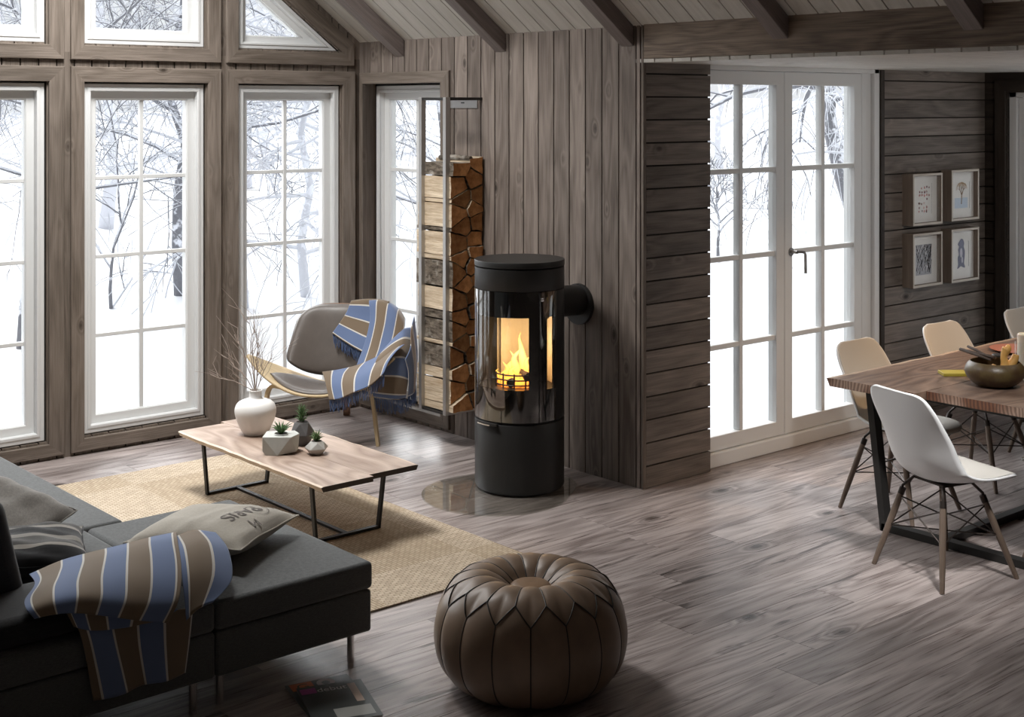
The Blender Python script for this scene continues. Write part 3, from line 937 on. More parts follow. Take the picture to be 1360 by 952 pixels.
# ------------------------------------------------------------------ throw on the sofa
def cloth(name, CP, parent, s0, s1, nu=24, nv=60, mat='throw', t=.004, loc=None, wav=.004, wf=3.0, seed=0, stripe_axis=1):
    """CP rows run from top to bottom, columns across; uv v counts the stripes s0..s1 across"""
    G = surf(CP, nu, nv)
    for i, r in enumerate(G):
        for j, p in enumerate(r):
            k = mnoise.noise(V((p.x * 9, p.y * 9, p.z * 5 + seed)))
            p += V((0, -1, .3)) * k * wav
    mb = MB(); mb.grid(G)
    uv = []
    for i in range(nu - 1):
        for j in range(nv - 1):
            for (a, b) in ((i, j), (i + 1, j), (i + 1, j + 1), (i, j + 1)):
                if stripe_axis == 1: uv.append((a / (nu - 1), s0 + (s1 - s0) * b / (nv - 1)))
                else: uv.append((b / (nv - 1), s0 + (s1 - s0) * a / (nu - 1)))
    mb.uv = uv
    o = mb.build(name, M[mat], parent, ang=0, loc=loc)
    m = o.modifiers.new('Solid', 'SOLIDIFY'); m.thickness = t; m.offset = -1
    return o
thr = empty('throw_blanket', (1.8, 3.9, .36), label='blue and brown striped wool throw folded over the front edge of the sofa', cat='blanket')
TO = P_('', thr)
L1 = [[(1.65, 4.24, 0.43), (1.747, 4.24, 0.45), (1.845, 4.24, 0.456), (1.947, 4.24, 0.458), (2.052, 4.24, 0.462), (2.155, 4.24, 0.46)], [(1.605, 4.08, 0.452), (1.68, 4.08, 0.476), (1.775, 4.08, 0.488), (1.874, 4.08, 0.492), (1.975, 4.08, 0.497), (2.074, 4.08, 0.493)], [(1.505, 3.9, 0.478), (1.585, 3.9, 0.497), (1.682, 3.9, 0.498), (1.784, 3.9, 0.485), (1.894, 3.9, 0.472), (1.998, 3.9, 0.462)], [(1.47, 3.8, 0.487), (1.542, 3.8, 0.493), (1.638, 3.8, 0.485), (1.738, 3.8, 0.455), (1.838, 3.8, 0.425), (1.935, 3.795, 0.405)], [(1.485, 3.776, 0.462), (1.543, 3.776, 0.46), (1.617, 3.776, 0.445), (1.707, 3.776, 0.414), (1.797, 3.776, 0.38), (1.889, 3.776, 0.35)]]
cloth('folded_top', L1, thr, .30, 3.68, 26, 90, loc=TO)
L2 = [[(1.572, 3.797, .48), (1.645, 3.797, .464), (1.76, 3.797, .43), (1.935, 3.797, .375)],
      [(1.588, 3.79, .44), (1.65, 3.788, .42), (1.76, 3.788, .395), (1.905, 3.79, .367)],
      [(1.604, 3.790, .405), (1.66, 3.788, .381), (1.758, 3.788, .365), (1.880, 3.790, .358)]]
cloth('folded_middle', L2, thr, .8, 3.2, 12, 60, loc=TO, wav=.003, seed=3)
L3 = [[(1.605, 3.805, .44), (1.695, 3.805, .42), (1.789, 3.805, .395), (1.886, 3.805, .376), (1.988, 3.805, .365)],
      [(1.639, 3.803, .334), (1.715, 3.799, .318), (1.797, 3.805, .30), (1.886, 3.799, .285), (1.978, 3.806, .275)],
      [(1.668, 3.803, .170), (1.75, 3.796, .166), (1.821, 3.806, .172), (1.894, 3.797, .167), (1.963, 3.806, .172)]]
cloth('hanging_end', L3, thr, .8, 3.05, 16, 70, loc=TO, wav=.004, seed=5)
FL = [[(2.10, 4.16, .470), (2.163, 4.15, .485), (2.235, 4.12, .470)],
      [(2.035, 4.0, .482), (2.12, 4.0, .487), (2.205, 3.98, .452)],
      [(1.985, 3.87, .440), (2.061, 3.87, .440), (2.150, 3.86, .400)],
      [(1.955, 3.785, .340), (1.995, 3.79, .362), (2.050, 3.795, .372)]]
cloth('folded_corner', FL, thr, .33, 1.4, 20, 30, loc=TO, wav=.003, seed=8)

# ------------------------------------------------------------------ rug
m = NT('woven_jute')
u, v = m.uv()
cell = .6
ck = m.n('ShaderNodeTexChecker', {'Vector': m.comb(u, v), 'Scale': 1 / .62}).outputs['Fac']
def weave(a, b):
    f = .034
    br = m.n('ShaderNodeTexBrick', {'Vector': m.comb(m.math('ADD', a, m.math('MULTIPLY', m.math('SUBTRACT', m.noise(m.comb(a, b), 20), .5), .006)), b), 'Scale': 1.0, 'Brick Width': f, 'Row Height': f * .42, 'Mortar Size': .0022, 'Mortar Smooth': .8,
                                     'Color1': (.50, .41, .31, 1), 'Color2': (.63, .53, .41, 1), 'Mortar': (.20, .15, .10, 1)})
    br.offset = .5
    return br
b1 = weave(u, v); b2 = weave(v, u)
c = m.mix(ck, b1.outputs[0], b2.outputs[0])
c = m.mix(m.math('MULTIPLY', ck, .28), c, (.30, .22, .13))
b = m.bsdf(Base_Color=c, Roughness=.95, Specular_IOR_Level=.1)
h = m.n('ShaderNodeMix', {0: ck, 2: b1.outputs['Fac'], 3: b2.outputs['Fac']}).outputs[0]
m.bump(b, m.math('SUBTRACT', 1, h), .6, .004)
M['jute'] = m.m
mb = MB()
rx0, rx1, ry0, ry1 = 2.10, 3.806, 4.225, 6.632
mb.poly([(rx0, ry0, .008), (rx1, ry0, .008), (rx1, ry1, .008), (rx0, ry1, .008)], [(rx0 + .08, ry0 + .42), (rx1 + .08, ry0 + .42), (rx1 + .08, ry1 + .42), (rx0 + .08, ry1 + .42)])
for (a, b_) in (((rx0, ry0), (rx1, ry0)), ((rx1, ry0), (rx1, ry1)), ((rx1, ry1), (rx0, ry1)), ((rx0, ry1), (rx0, ry0))):
    mb.poly([(a[0], a[1], 0.0005), (b_[0], b_[1], 0.0005), (b_[0], b_[1], .008), (a[0], a[1], .008)])
tag(mb.build('woven_rug', M['jute'], ang=0), 'tan woven jute rug with patchwork squares under the coffee table', 'rug')

# ------------------------------------------------------------------ coffee table
M['tabletop'] = wood('pale_acacia_slab', (.56, .44, .365), (.27, .19, .145), (.12, .06, .03), knots=.12, var=.06, ringk=13, ringw=.55, finew=.35, rough=.5, sv=3.2, su=.9, bump=.15, knotscale=.6)
M['sap'] = wood('pale_live_edge_wood', (.74, .62, .50), (.55, .42, .32), (.2, .1, .05), knots=0, var=.05, rough=.55, sv=6)
M['endgrain'] = plain('dark_cut_end', (.06, .045, .035), .7, nscale=200, nvar=.3)
M['tabledark'] = wood('brown_oak_slab', (.25, .17, .125), (.09, .058, .043), (.03, .018, .012), knots=.10, var=.1, ringk=17, ringw=.6, finew=.3, rough=.45, sv=3.2, su=.8, bump=.2, knotscale=.5)
M['sapdark'] = wood('tan_live_edge_oak', (.44, .33, .24), (.28, .2, .14), (.1, .06, .04), knots=0, var=.05, rough=.5)
m = NT('sawn_oak_end')
u, v = m.uv()
sx = m.n('ShaderNodeSeparateXYZ', {0: m.obj()})
rg = m.math('PINGPONG', m.math('ADD', m.math('MULTIPLY', sx.outputs[1], 62), m.math('MULTIPLY', m.noise(m.obj(), 9, 2), 3)), .5)
c = m.mix(m.math('MULTIPLY', rg, 2), (.36, .25, .19), (.12, .075, .055))
c = m.mix(m.ramp(m.noise(m.obj(), 5, 2), [(.42, 0.), (.58, 1.)]), c, (.42, .25, .17), 'MULTIPLY')
b = m.bsdf(Base_Color=c, Roughness=.7)
M['oakend'] = m.m

def slab(ax, lo, hi, e0, e1, z0, z1, mats, name, parent, loc, live0=False, live1=False, seed=0, amp=.012, capw=.018):
    """ax 'Y': long side along Y from lo to hi, sides at X=e0,e1"""
    rng = random.Random(seed); N = 60
    mb = MB()
    offu, offv = rng.uniform(0, 40), rng.uniform(0, 40)
    def pt(l, s, z): return (s, l, z) if ax == 'Y' else (l, s, z)
    def wob(l, k): return mnoise.noise(V((l * 4.1, k * 7.3, seed))) * amp + mnoise.noise(V((l * 15, k * 3.3, seed))) * amp * .3
    for i in range(N):
        a = lo + (hi - lo) * i / N; b = lo + (hi - lo) * (i + 1) / N
        rows = []
        for l in (a, b):
            s0 = e0 + (abs(wob(l, 1)) * 1.4 if live0 else 0); s1 = e1 - (abs(wob(l, 2)) * 1.4 if live1 else 0)
            c0 = s0 + (capw + wob(l, 5) * .5 if live0 else 0); c1 = s1 - (capw + wob(l, 6) * .5 if live1 else 0)
            t = z1 - z0
            rows.append((s0, c0, c1, s1, s0 + (t * .45 if live0 else 0), s1 - (t * .45 if live1 else 0)))
        A, B = rows
        def q(ai, bi, za, zb, mi, uvs=None):
            P4 = [pt(a, A[ai], za), pt(b, B[ai], za), pt(b, B[bi], zb), pt(a, A[bi], zb)]
            uv = [(a + offu, A[ai] + za + offv), (b + offu, B[ai] + za + offv), (b + offu, B[bi] + zb + offv), (a + offu, A[bi] + zb + offv)]
            mb.poly(P4, uv, mi, .5)
        q(1, 2, z1, z1, 0)
        if live0: q(0, 1, z1 - .003, z1, 1)
        if live1: q(2, 3, z1, z1 - .003, 1)
        q(4, 5, z0, z0, 0)
        q(0, 4, z1 - (.003 if live0 else 0), z0, 1 if live0 else 0)
        q(3, 5, z1 - (.003 if live1 else 0), z0, 1 if live1 else 0)
        if i == 0:
            mb.poly([pt(a, A[0], z1 - (.003 if live0 else 0)), pt(a, A[1], z1), pt(a, A[2], z1), pt(a, A[3], z1 - (.003 if live1 else 0)), pt(a, A[5], z0), pt(a, A[4], z0)], None, 2, .5)
        if i == N - 1:
            mb.poly([pt(b, B[0], z1 - (.003 if live0 else 0)), pt(b, B[1], z1), pt(b, B[2], z1), pt(b, B[3], z1 - (.003 if live1 else 0)), pt(b, B[5], z0), pt(b, B[4], z0)], None, 2, .5)
    return mb.build(name, mats, parent, ang=0, loc=loc, recalc=True)

ct = empty('coffee_table', (3.40, 5.52, 0), label='low coffee table with pale live-edge wooden slabs on a black steel frame, on the rug', cat='table')
CO = P_('', ct)
tm = [M['tabletop'], M['sap'], M['endgrain']]
slab('Y', 4.862, 6.165, 3.128, 3.394, .277, .30, tm, 'tabletop_slab', ct, CO, live0=True, seed=2, capw=.012)
slab('Y', 4.895, 6.205, 3.396, 3.668, .277, .30, tm, 'tabletop_slab', ct, CO, live1=True, seed=5, capw=.012)
for y in (5.035, 6.005):
    mb = MB()
    def bar(p, q, w=.022, d=.012):
        p = V(p); q = V(q); t = (q - p).normalized(); n = t.cross(V((0, 1, 0))).normalized() * d / 2; k = V((0, w / 2, 0))
        mb.hexa([p - n - k, p + n - k, p + n + k, p - n + k, q - n - k, q + n - k, q + n + k, q - n + k], t, tone=.5)
    bar((3.213, y, .010), (3.19, y, .277)); bar((3.541, y, .010), (3.575, y, .277))
    bar((3.207, y, .0145), (3.547, y, .0145)); bar((3.18, y, .271), (3.585, y, .271))
    mb.build('leg_frame', M['blacksteel'], ct, loc=CO, ang=0)
mb = MB(); mb.box((3.365, 5.035, .009), (3.387, 6.005, .019)); mb.build('stretcher', M['blacksteel'], ct, loc=CO, ang=0)

# vase with twigs
M['vase'] = plain('matt_white_ceramic', (.86, .85, .83), .55, spec=.3)
vs_ = empty('vase', (3.40, 5.87, .3005), label='matt white bulbous ceramic vase on the coffee table', cat='vase')
mb = MB()
prof = [(0, 0), (.052, 0), (.060, .004), (.075, .03), (.092, .07), (.100, .105), (.098, .13), (.085, .152), (.06, .165), (.038, .171), (.031, .18), (.030, .205), (.033, .212), (.028, .212), (.025, .2), (.025, .18), (.0, .17)]
prof = [tuple(crom(prof, t / 60)) for t in range(61)]
mb.lathe(prof, 48); mb.build('vase_body', M['vase'], vs_, ang=60)
rng = random.Random(14)
M['twig'] = plain('dry_pale_twig', (.44, .36, .31), .8)
tw = empty('dry_twigs', (3.40, 5.87, .49), label='bundle of thin dry bare twigs standing in the white vase', cat='twigs')
R = V((.758, -.652, 0)); Fw = V((.652, .758, 0))
heads = [((-.02, .02), .36), ((-.10, 0), .30), ((.03, -.02), .33), ((-.05, .05), .40), ((-.22, .0), .10), ((.09, .02), .20), ((-.16, -.03), .20), ((.0, .05), .26)]
for (dx, dy), h in heads:
    mb = MB()
    tip = R * dx + Fw * dy + V((0, 0, h))
    p0 = V((rng.uniform(-.01, .01), rng.uniform(-.01, .01), -.06))
    p1 = V((0, 0, .02)) + V((tip.x, tip.y, 0)) * .06
    pts = [p0, p1]
    for k in range(1, 6):
        t = k / 5
        q = p1.lerp(tip, t); q.z = p1.z + (tip.z - p1.z) * t ** .8
        pts.append(q + V((rng.uniform(-1, 1), rng.uniform(-1, 1), rng.uniform(-1, 1))) * .010)
    rad = [.0032 - .0022 * i / 6 for i in range(7)]
    mb.tube(pts, rad, 5)
    for i in range(2, 6):
        for _ in range(2):
            d = (pts[i + 1 if i < 6 else i] - pts[i - 1]).normalized()
            sd = V((rng.uniform(-1, 1), rng.uniform(-1, 1), rng.uniform(-.2, .9))).normalized()
            a = pts[i]; L = rng.uniform(.04, .11)
            q = [a, a + (d + sd) * L * .35, a + (d * 1.2 + sd * .8 + V((rng.uniform(-.3, .3), rng.uniform(-.3, .3), .2))) * L * .7, a + (d * 1.2 + sd + V((rng.uniform(-.4, .4), rng.uniform(-.4, .4), .2))) * L]
            mb.tube(q, [.0014, .0011, .0009, .0006], 4, cap=False)
    mb.build('twig', M['twig'], tw, ang=0)

# geometric planters with succulents
M['conc1'] = plain('light_concrete', (.52, .53, .50), .75, nscale=25, nvar=.15, bump=.1)
M['conc2'] = plain('dark_concrete', (.10, .095, .095), .75, nscale=25, nvar=.15)
M['conc3'] = plain('pale_grey_concrete', (.46, .45, .42), .75, nscale=25, nvar=.12)
M['soil'] = plain('dark_soil', (.03, .022, .016), .95)
M['leaf1'] = plain('aloe_green', (.10, .19, .075), .5, nscale=30, nvar=.3)
M['leaf2'] = plain('succulent_green', (.15, .24, .10), .55, nscale=30, nvar=.3)
def hull_mesh(name, pts, mat, parent, bevel=.002):
    bm = bmesh.new()
    for p in pts: bm.verts.new(p)
    r = bmesh.ops.convex_hull(bm, input=bm.verts)
    bmesh.ops.dissolve_limit(bm, angle_limit=math.radians(4), verts=bm.verts, edges=bm.edges)
    me = bpy.data.meshes.new(name); bm.to_mesh(me); bm.free()
    me.materials.append(mat)
    o = bpy.data.objects.new(name, me); link(o, parent)
    mo = o.modifiers.new('Bevel', 'BEVEL'); mo.width = bevel; mo.segments = 2
    return o
def planter(name, loc, rz, bot, mid, top, zs, n, hole, mats, label, plant, plabel, custom=None):
    root = empty(name, loc, rz, label=label, cat='planter')
    pts = []
    for (r, z, ph, k) in ((bot, zs[0], 0, n), (mid, zs[1], .5, n), (top, zs[2], 0, n)):
        for i in range(k):
            a = 2 * PI * (i + ph) / k
            pts.append((r[0] * math.cos(a), r[1] * math.sin(a), z))
    hull_mesh('pot', custom or pts, mats, root)
    mb = MB(); zt = zs[2]
    mb.lathe([(hole, zt + .0035), (hole + .003, zt + .0008), (hole + .003, zt - .001), (hole - .001, zt - .001)], 24, (0, 0, 0))
    mb.build('pot_rim', mats, root)
    mb = MB(); mb.lathe([(0, zt + .003), (hole * .6, zt + .0025), (hole, zt + .0012)], 20); mb.build('soil', M['soil'], root, ang=0)
    pr = empty(plant['name'], V(loc) + V((0, 0, zt + .002)), label=plabel, cat='succulent')
    rng = random.Random(plant['seed'])
    for k in range(plant['n']):
        a = k * 2.399 + rng.uniform(-.2, .2); e = plant['el'] * (1 - .8 * k / plant['n']) + rng.uniform(-.1, .1)
        L = plant['L'] * rng.uniform(.8, 1.15)
        d0 = V((math.cos(a) * math.sin(e * .7), math.sin(a) * math.sin(e * .7), math.cos(e * .7))); d1 = V((math.cos(a) * math.sin(e * 1.2), math.sin(a) * math.sin(e * 1.2), math.cos(e * 1.2)))
        sp = V((math.cos(a), math.sin(a), 0)) * .004
        st = V((0, 0, plant.get('stem', 0) * k / plant['n']))
        mb = MB()
        mb.tube([sp + st, sp + st + d0 * L * .35, sp + st + d0 * L * .6 + d1 * L * .1, sp + st + d0 * L * .5 + d1 * L * .5], [plant['w'], plant['w'] * 1.05, plant['w'] * .65, .0004], 6)
        mb.build('leaf', M[plant['m']], pr, ang=0)
    return root
planter('concrete_planter', (3.305, 5.475, .3005), math.atan2(-.652, .758) + .1, (.062, .062), (.088, .080), (.082, .078), (0, .030, .085), 4, .03, M['conc1'],
        'light grey faceted block planter on the coffee table, largest of the three', dict(name='aloe_plant', seed=1, n=22, el=1.15, L=.062, w=.0036, m='leaf1'), 'spiky green aloe plant in the light grey block planter',
        custom=[(-.082, -.045, .082), (-.07, .06, .085), (.06, .062, .085), (.084, .01, .083), (.05, -.058, .082), (-.082, -.045, .018), (-.066, -.05, 0), (-.065, .055, 0), (.065, .055, 0), (.078, .0, .012), (-.012, -.066, 0), (-.07, .06, .02), (.07, -.03, .008)])
planter('concrete_planter', (3.455, 5.535, .3005), .1, (.035, .035), (.064, .064), (.036, .036), (0, .052, .105), 5, .026, M['conc2'],
        'dark charcoal faceted planter standing behind the two pale ones', dict(name='tall_succulent', seed=2, n=34, el=1.2, L=.040, w=.0026, m='leaf1', stem=.055), 'upright green succulent in the dark charcoal planter')
planter('concrete_planter', (3.415, 5.345, .3005), .5, (.028, .028), (.060, .056), (.034, .034), (0, .028, .056), 5, .024, M['conc3'],
        'small pale grey faceted planter nearest the stove end of the coffee table', dict(name='small_succulent', seed=3, n=34, el=1.25, L=.036, w=.0022, m='leaf2', stem=.02), 'small bushy succulent in the smallest pale planter')

# ------------------------------------------------------------------ lounge chair (local: x = viewer's right, y = towards the viewer)
M['leather'] = plain('dark_taupe_leather', (.115, .095, .082), .42, nscale=14, nvar=.22, bump=.05)
M['leatheredge'] = plain('dark_leather_edge', (.045, .036, .03), .5)
M['ply'] = wood('golden_oak_plywood', (.66, .52, .32), (.52, .39, .22), (.2, .12, .06), knots=0, var=.05, rough=.45, sv=10)
M['plydark'] = wood('walnut_plywood_face', (.33, .2, .13), (.2, .11, .07), (.1, .06, .04), knots=0, var=.05, rough=.45)
ch = empty('lounge_chair', (4.18, 6.56, 0), math.atan2(.74, -.67), label='three-legged shell lounge chair with dark leather pads and curved plywood wings', cat='armchair')
cx = -.03
def seatz(x, y):
    a = abs(x - cx) / .42
    return .298 + .195 * a ** 2.1 + (-.10 * (.12 - y) if y < .12 else 0) * (1 - a * .8) 
def seat_edge(x):
    a = min(1, abs(x - cx) / .42)
    f = .15 * (1 - a ** 2.2) + .0 ; b = -.40 * (1 - a ** 2.4) - .06 * (1 - a)
    return f - .02 * (1 - a) + .012, b - .012
N = 44
G = []
for i in range(N + 1):
    x = cx - .42 + .84 * i / N
    f, b = seat_edge(x)
    G.append([(x, b + (f - b) * j / 14, seatz(x, b + (f - b) * j / 14)) for j in range(15)])
mb = MB(); mb.grid(G, uvs=(.8, .5))
seat = mb.build('seat_shell', M['ply'], ch, ang=0); mo = seat.modifiers.new('S', 'SOLIDIFY'); mo.thickness = .013; mo.offset = -1
G = []
for i in range(31):
    x = cx - .29 + .58 * i / 30
    a = abs(x - cx) / .29
    f, b = seat_edge(x); f = .125 * (1 - a ** 3) ; b = -.36 * (1 - a ** 3)
    G.append([(x, b + (f - b) * j / 14, seatz(x, b + (f - b) * j / 14) + .004 + .022 * (max(0, 1 - a ** 4) * max(0, 1 - abs(2 * j / 14 - 1) ** 5)) ** .5) for j in range(15)])
mb = MB(); mb.grid(G, uvs=(.8, .5)); pad = mb.build('seat_pad', M['leather'], ch, ang=0); mo = pad.modifiers.new('S', 'SOLIDIFY'); mo.thickness = .008; mo.offset = -1
# backrest
def back_pt(u, v, off=0):
    """u -1..1 across, v 0 bottom..1 top"""
    w = .285 - .045 * v
    ex = 3.2
    vv = 2 * v - 1
    wid = w * (1 - abs(vv) ** 7 * .17)
    x = cx - .012 + u * wid
    y = -.275 - .145 * v + .075 * (u * u) * (1 - .3 * v) + off
    z = .325 + .40 * v - .060 * abs(u) ** 5 * v ** 3 + .085 * abs(u) ** 3 * (1 - v) ** 2
    return (x, y, z)
G = [[back_pt(-1 + 2 * i / 28, j / 22, -.012) for j in range(23)] for i in range(29)]
mb = MB(); mb.grid(G, uvs=(.6, .4)); bk = mb.build('back_shell', M['plydark'], ch, ang=0); mo = bk.modifiers.new('S', 'SOLIDIFY'); mo.thickness = .012; mo.offset = 0
G = [[V(back_pt((-1 + 2 * i / 28) * .975, .02 + .965 * j / 22, .002)) + V((0, 1, .15)) * .02 * (max(0, 1 - abs(-1 + 2 * i / 28) ** 8) * max(0, 1 - abs(2 * j / 22 - 1) ** 8)) ** .5 for j in range(23)] for i in range(29)]
mb = MB(); mb.grid(G, uvs=(.6, .4)); bp = mb.build('back_pad', M['leather'], ch, ang=0); mo = bp.modifiers.new('S', 'SOLIDIFY'); mo.thickness = .008; mo.offset = -1
edge = [G[i][0] for i in range(29)] + [G[28][j] for j in range(1, 23)] + [G[i][22] for i in range(27, -1, -1)] + [G[0][j] for j in range(21, -1, -1)]
mb = MB(); mb.tube([p + V((0, .003, 0)) for p in edge], .005, 6, cap=False); mb.build('piping', M['leatheredge'], bp, ang=0)
def flatbar(mb, pts, ws, ts, side):
    """swept flat section; side = width direction"""
    pts = [V(p) for p in pts]; side = V(side).normalized(); prev = None
    for i, p in enumerate(pts):
        t = (pts[min(i + 1, len(pts) - 1)] - pts[max(i - 1, 0)]).normalized()
        n = t.cross(side).normalized()
        r = [p + side * ws[i] / 2 + n * ts[i] / 2, p - side * ws[i] / 2 + n * ts[i] / 2, p - side * ws[i] / 2 - n * ts[i] / 2, p + side * ws[i] / 2 - n * ts[i] / 2]
        if prev: mb.hexa(prev + r, t, tone=.5, off=(i * .03, 0))
        prev = r
for sx in (-1, 1):
    cps = [(cx + sx * .10, -.02, .283), (cx + sx * .20, -.01, .305), (cx + sx * .265, 0, .318), (cx + sx * .295, .005, .295), (cx + sx * .308, .008, .24), (cx + sx * .322, .012, .12), (cx + sx * .338, .02, .0)]
    pts = [crom(cps, t / 20) for t in range(21)]
    mb = MB(); flatbar(mb, pts, [.066 - .030 * t / 20 for t in range(21)], [.022 - .006 * t / 20 for t in range(21)], (0, 1, 0))
    mb.build('front_leg', M['ply'], ch, ang=50)
cps = [(cx, -.12, .262), (cx, -.30, .262), (cx, -.42, .27), (cx, -.50, .235), (cx, -.60, .12), (cx + .02, -.70, 0)]
pts = [crom(cps, t / 20) for t in range(21)]
mb = MB(); flatbar(mb, pts, [.07 - .03 * t / 20 for t in range(21)], [.022] * 21, (1, 0, 0)); mb.build('rear_leg', M['plydark'], ch, ang=50)
mb = MB(); flatbar(mb, [(cx, -.20, .262), (cx, -.34, .27), (cx, -.40, .34), (cx, -.42, .48)], [.08] * 4, [.014] * 4, (1, 0, 0)); mb.build('back_bracket', M['plydark'], ch, ang=50)

# throw on the lounge chair, in the chair's own axes then placed in the room
CM = Matrix.Translation((4.18, 6.56, 0)) @ Matrix.Rotation(math.atan2(.74, -.67), 4, 'Z')
tr = empty('throw_blanket', CM @ V((-.3, 0, .45)), label='blue and brown striped fringed throw draped over the right side of the lounge chair', cat='blanket')
TR = P_('', tr)
def W(rows): return [[tuple(CM @ V((-p[0], p[1] + .012, p[2] + .008))) for p in r] for r in rows]
# piece over the top of the backrest, hanging down its front
A = W([[(.125, -.46, .68), (.20, -.46, .70), (.27, -.46, .70), (.33, -.45, .68)],
       [(.118, -.392, .742), (.20, -.392, .752), (.28, -.392, .752), (.345, -.38, .742)],
       [(.10, -.345, .68), (.165, -.34, .668), (.235, -.335, .655), (.30, -.32, .64)],
       [(.07, -.300, .625), (.13, -.290, .600), (.195, -.275, .575), (.27, -.255, .55)],
       [(.035, -.262, .570), (.095, -.245, .535), (.155, -.225, .505), (.225, -.205, .475)]])
cloth('throw_corner', A, tr, .1, 2.6, 34, 30, loc=TR, stripe_axis=0)
# diagonal fold running down from the top right to the seat
Bp = W([[(.22, -.44, .72), (.30, -.45, .735), (.385, -.43, .70), (.44, -.40, .64)],
        [(.23, -.365, .745), (.31, -.36, .74), (.395, -.33, .69), (.455, -.30, .61)],
        [(.25, -.30, .65), (.31, -.275, .63), (.39, -.24, .58), (.455, -.22, .52)],
        [(.235, -.225, .52), (.30, -.19, .51), (.38, -.16, .49), (.46, -.14, .475)],
        [(.205, -.15, .405), (.28, -.12, .415), (.36, -.10, .44), (.455, -.08, .47)]])
cloth('throw_middle', Bp, tr, .1, 2.1, 30, 36, loc=TR, seed=4, wav=.006)
# end lying over the seat, pulled to the left
Cp = W([[(.49, -.12, .54), (.46, -.04, .515), (.435, .04, .475), (.42, .09, .42)],
        [(.38, -.13, .49), (.36, -.05, .462), (.35, .05, .42), (.35, .125, .355)],
        [(.25, -.10, .43), (.235, -.02, .408), (.235, .07, .37), (.255, .150, .315)],
        [(.15, -.04, .408), (.145, .03, .385), (.155, .105, .345), (.185, .168, .285)],
        [(.05, .02, .400), (.075, .07, .372), (.10, .12, .335), (.130, .172, .280)]])
cloth('throw_seat_end', Cp, tr, .3, 2.9, 34, 26, loc=TR, seed=7, stripe_axis=0, wav=.005)
# side hanging down over the wing
Dp = W([[(.36, -.16, .50), (.41, -.22, .56), (.455, -.28, .60), (.485, -.33, .60)],
        [(.345, -.04, .46), (.41, -.08, .49), (.475, -.12, .50), (.510, -.20, .47)],
        [(.335, .01, .38), (.40, .0, .38), (.475, -.04, .37), (.515, -.12, .34)],
        [(.33, .015, .27), (.40, .01, .26), (.47, -.02, .25), (.505, -.10, .24)]])
cloth('throw_side', Dp, tr, .2, 2.2, 26, 40, loc=TR, seed=9, stripe_axis=0, wav=.006)
Ep = W([[(.50, -.36, .66), (.50, -.26, .60), (.515, -.16, .52), (.50, -.08, .46)],
        [(.515, -.36, .45), (.525, -.26, .43), (.53, -.18, .40), (.515, -.10, .38)],
        [(.51, -.34, .27), (.52, -.26, .25), (.525, -.18, .25), (.51, -.11, .25)]])
cloth('throw_outer_side', Ep, tr, .2, 1.5, 20, 24, loc=TR, seed=11, stripe_axis=1, wav=.006)
def fringe(line, L, seed, n):
    rng = random.Random(seed); mb = MB()
    for k in range(n):
        p = CM @ crom([V((-q[0], q[1], q[2])) for q in line], min(.9999, (k + rng.random()) / n))
        l = L * rng.uniform(.7, 1.15)
        a = V((rng.uniform(-.008, .008), rng.uniform(-.008, .008), 0))
        mb.tube([p, p + a * .6 + V((0, 0, -l * .5)), p + a * 1.6 + V((0, 0, -l))], [.0018, .0016, .0011], 4, cap=False, tone=rng.random())
    tag(mb.build('fringe', M['fringe'], tr, ang=0, loc=TR), kind='stuff')
fringe([(.035, -.262, .572), (.095, -.245, .537), (.155, -.225, .507), (.225, -.205, .477)], .062, 1, 60)
fringe([(.42, .09, .42), (.35, .125, .355), (.255, .150, .315), (.185, .168, .285), (.130, .172, .280)], .062, 2, 80)
fringe([(.33, .015, .27), (.40, .01, .26), (.47, -.02, .25), (.505, -.10, .24)], .075, 3, 70)
fringe([(.51, -.34, .27), (.52, -.26, .25), (.525, -.18, .25), (.51, -.11, .25)], .07, 4, 50)

# ------------------------------------------------------------------ firewood rack
rk = empty('firewood_rack', (4.77, 6.07, .19), label='tall narrow grey steel firewood rack fixed to the board wall beside the stove', cat='rack')
RO = P_('', rk)
M['racksteel'] = plain('grey_rack_steel', (.48, .47, .46), .35, metal=.8)
fx, y0, y1, zb, zt = 4.637, 5.95, 6.198, .188, 1.945
for yy in (y0, y1 - .026):
    mb = MB(); mb.box((fx, yy, zb), (fx + .032, yy + .026, zt)); mb.build('post', M['racksteel'], rk, loc=RO, bevel=.001)
    mb = MB(); mb.box((fx + .03, yy, zt - .016), (4.9, yy + .026, zt)); mb.build('top_bar', M['blacksteel'], rk, loc=RO, bevel=.001)
mb = MB(); mb.box((fx + .004, y0 + .024, zt - .015), (fx + .028, y1 - .024, zt - .001)); mb.build('top_bar', M['blacksteel'], rk, loc=RO)
mb = MB(); mb.box((fx + .006, y0 + .002, zb + .001), (4.9, y1 - .002, zb + .011)); mb.build('bottom_plate', M['blacksteel'], rk, loc=RO)
mb = MB(); mb.box((fx + .03, y0 + .001, zb), (4.9, y0 + .006, zb + .022)); mb.build('plate_lip', M['racksteel'], rk, loc=RO)
mb = MB(); mb.box((4.893, 5.99, 1.885), (4.9, 6.24, 1.93)); mb.box((4.8915, 6.105, 1.912), (4.894, 6.135, 1.918), mi=1)
mb.build('wall_plate', [M['steel'], M['gasket']], rk, loc=RO)

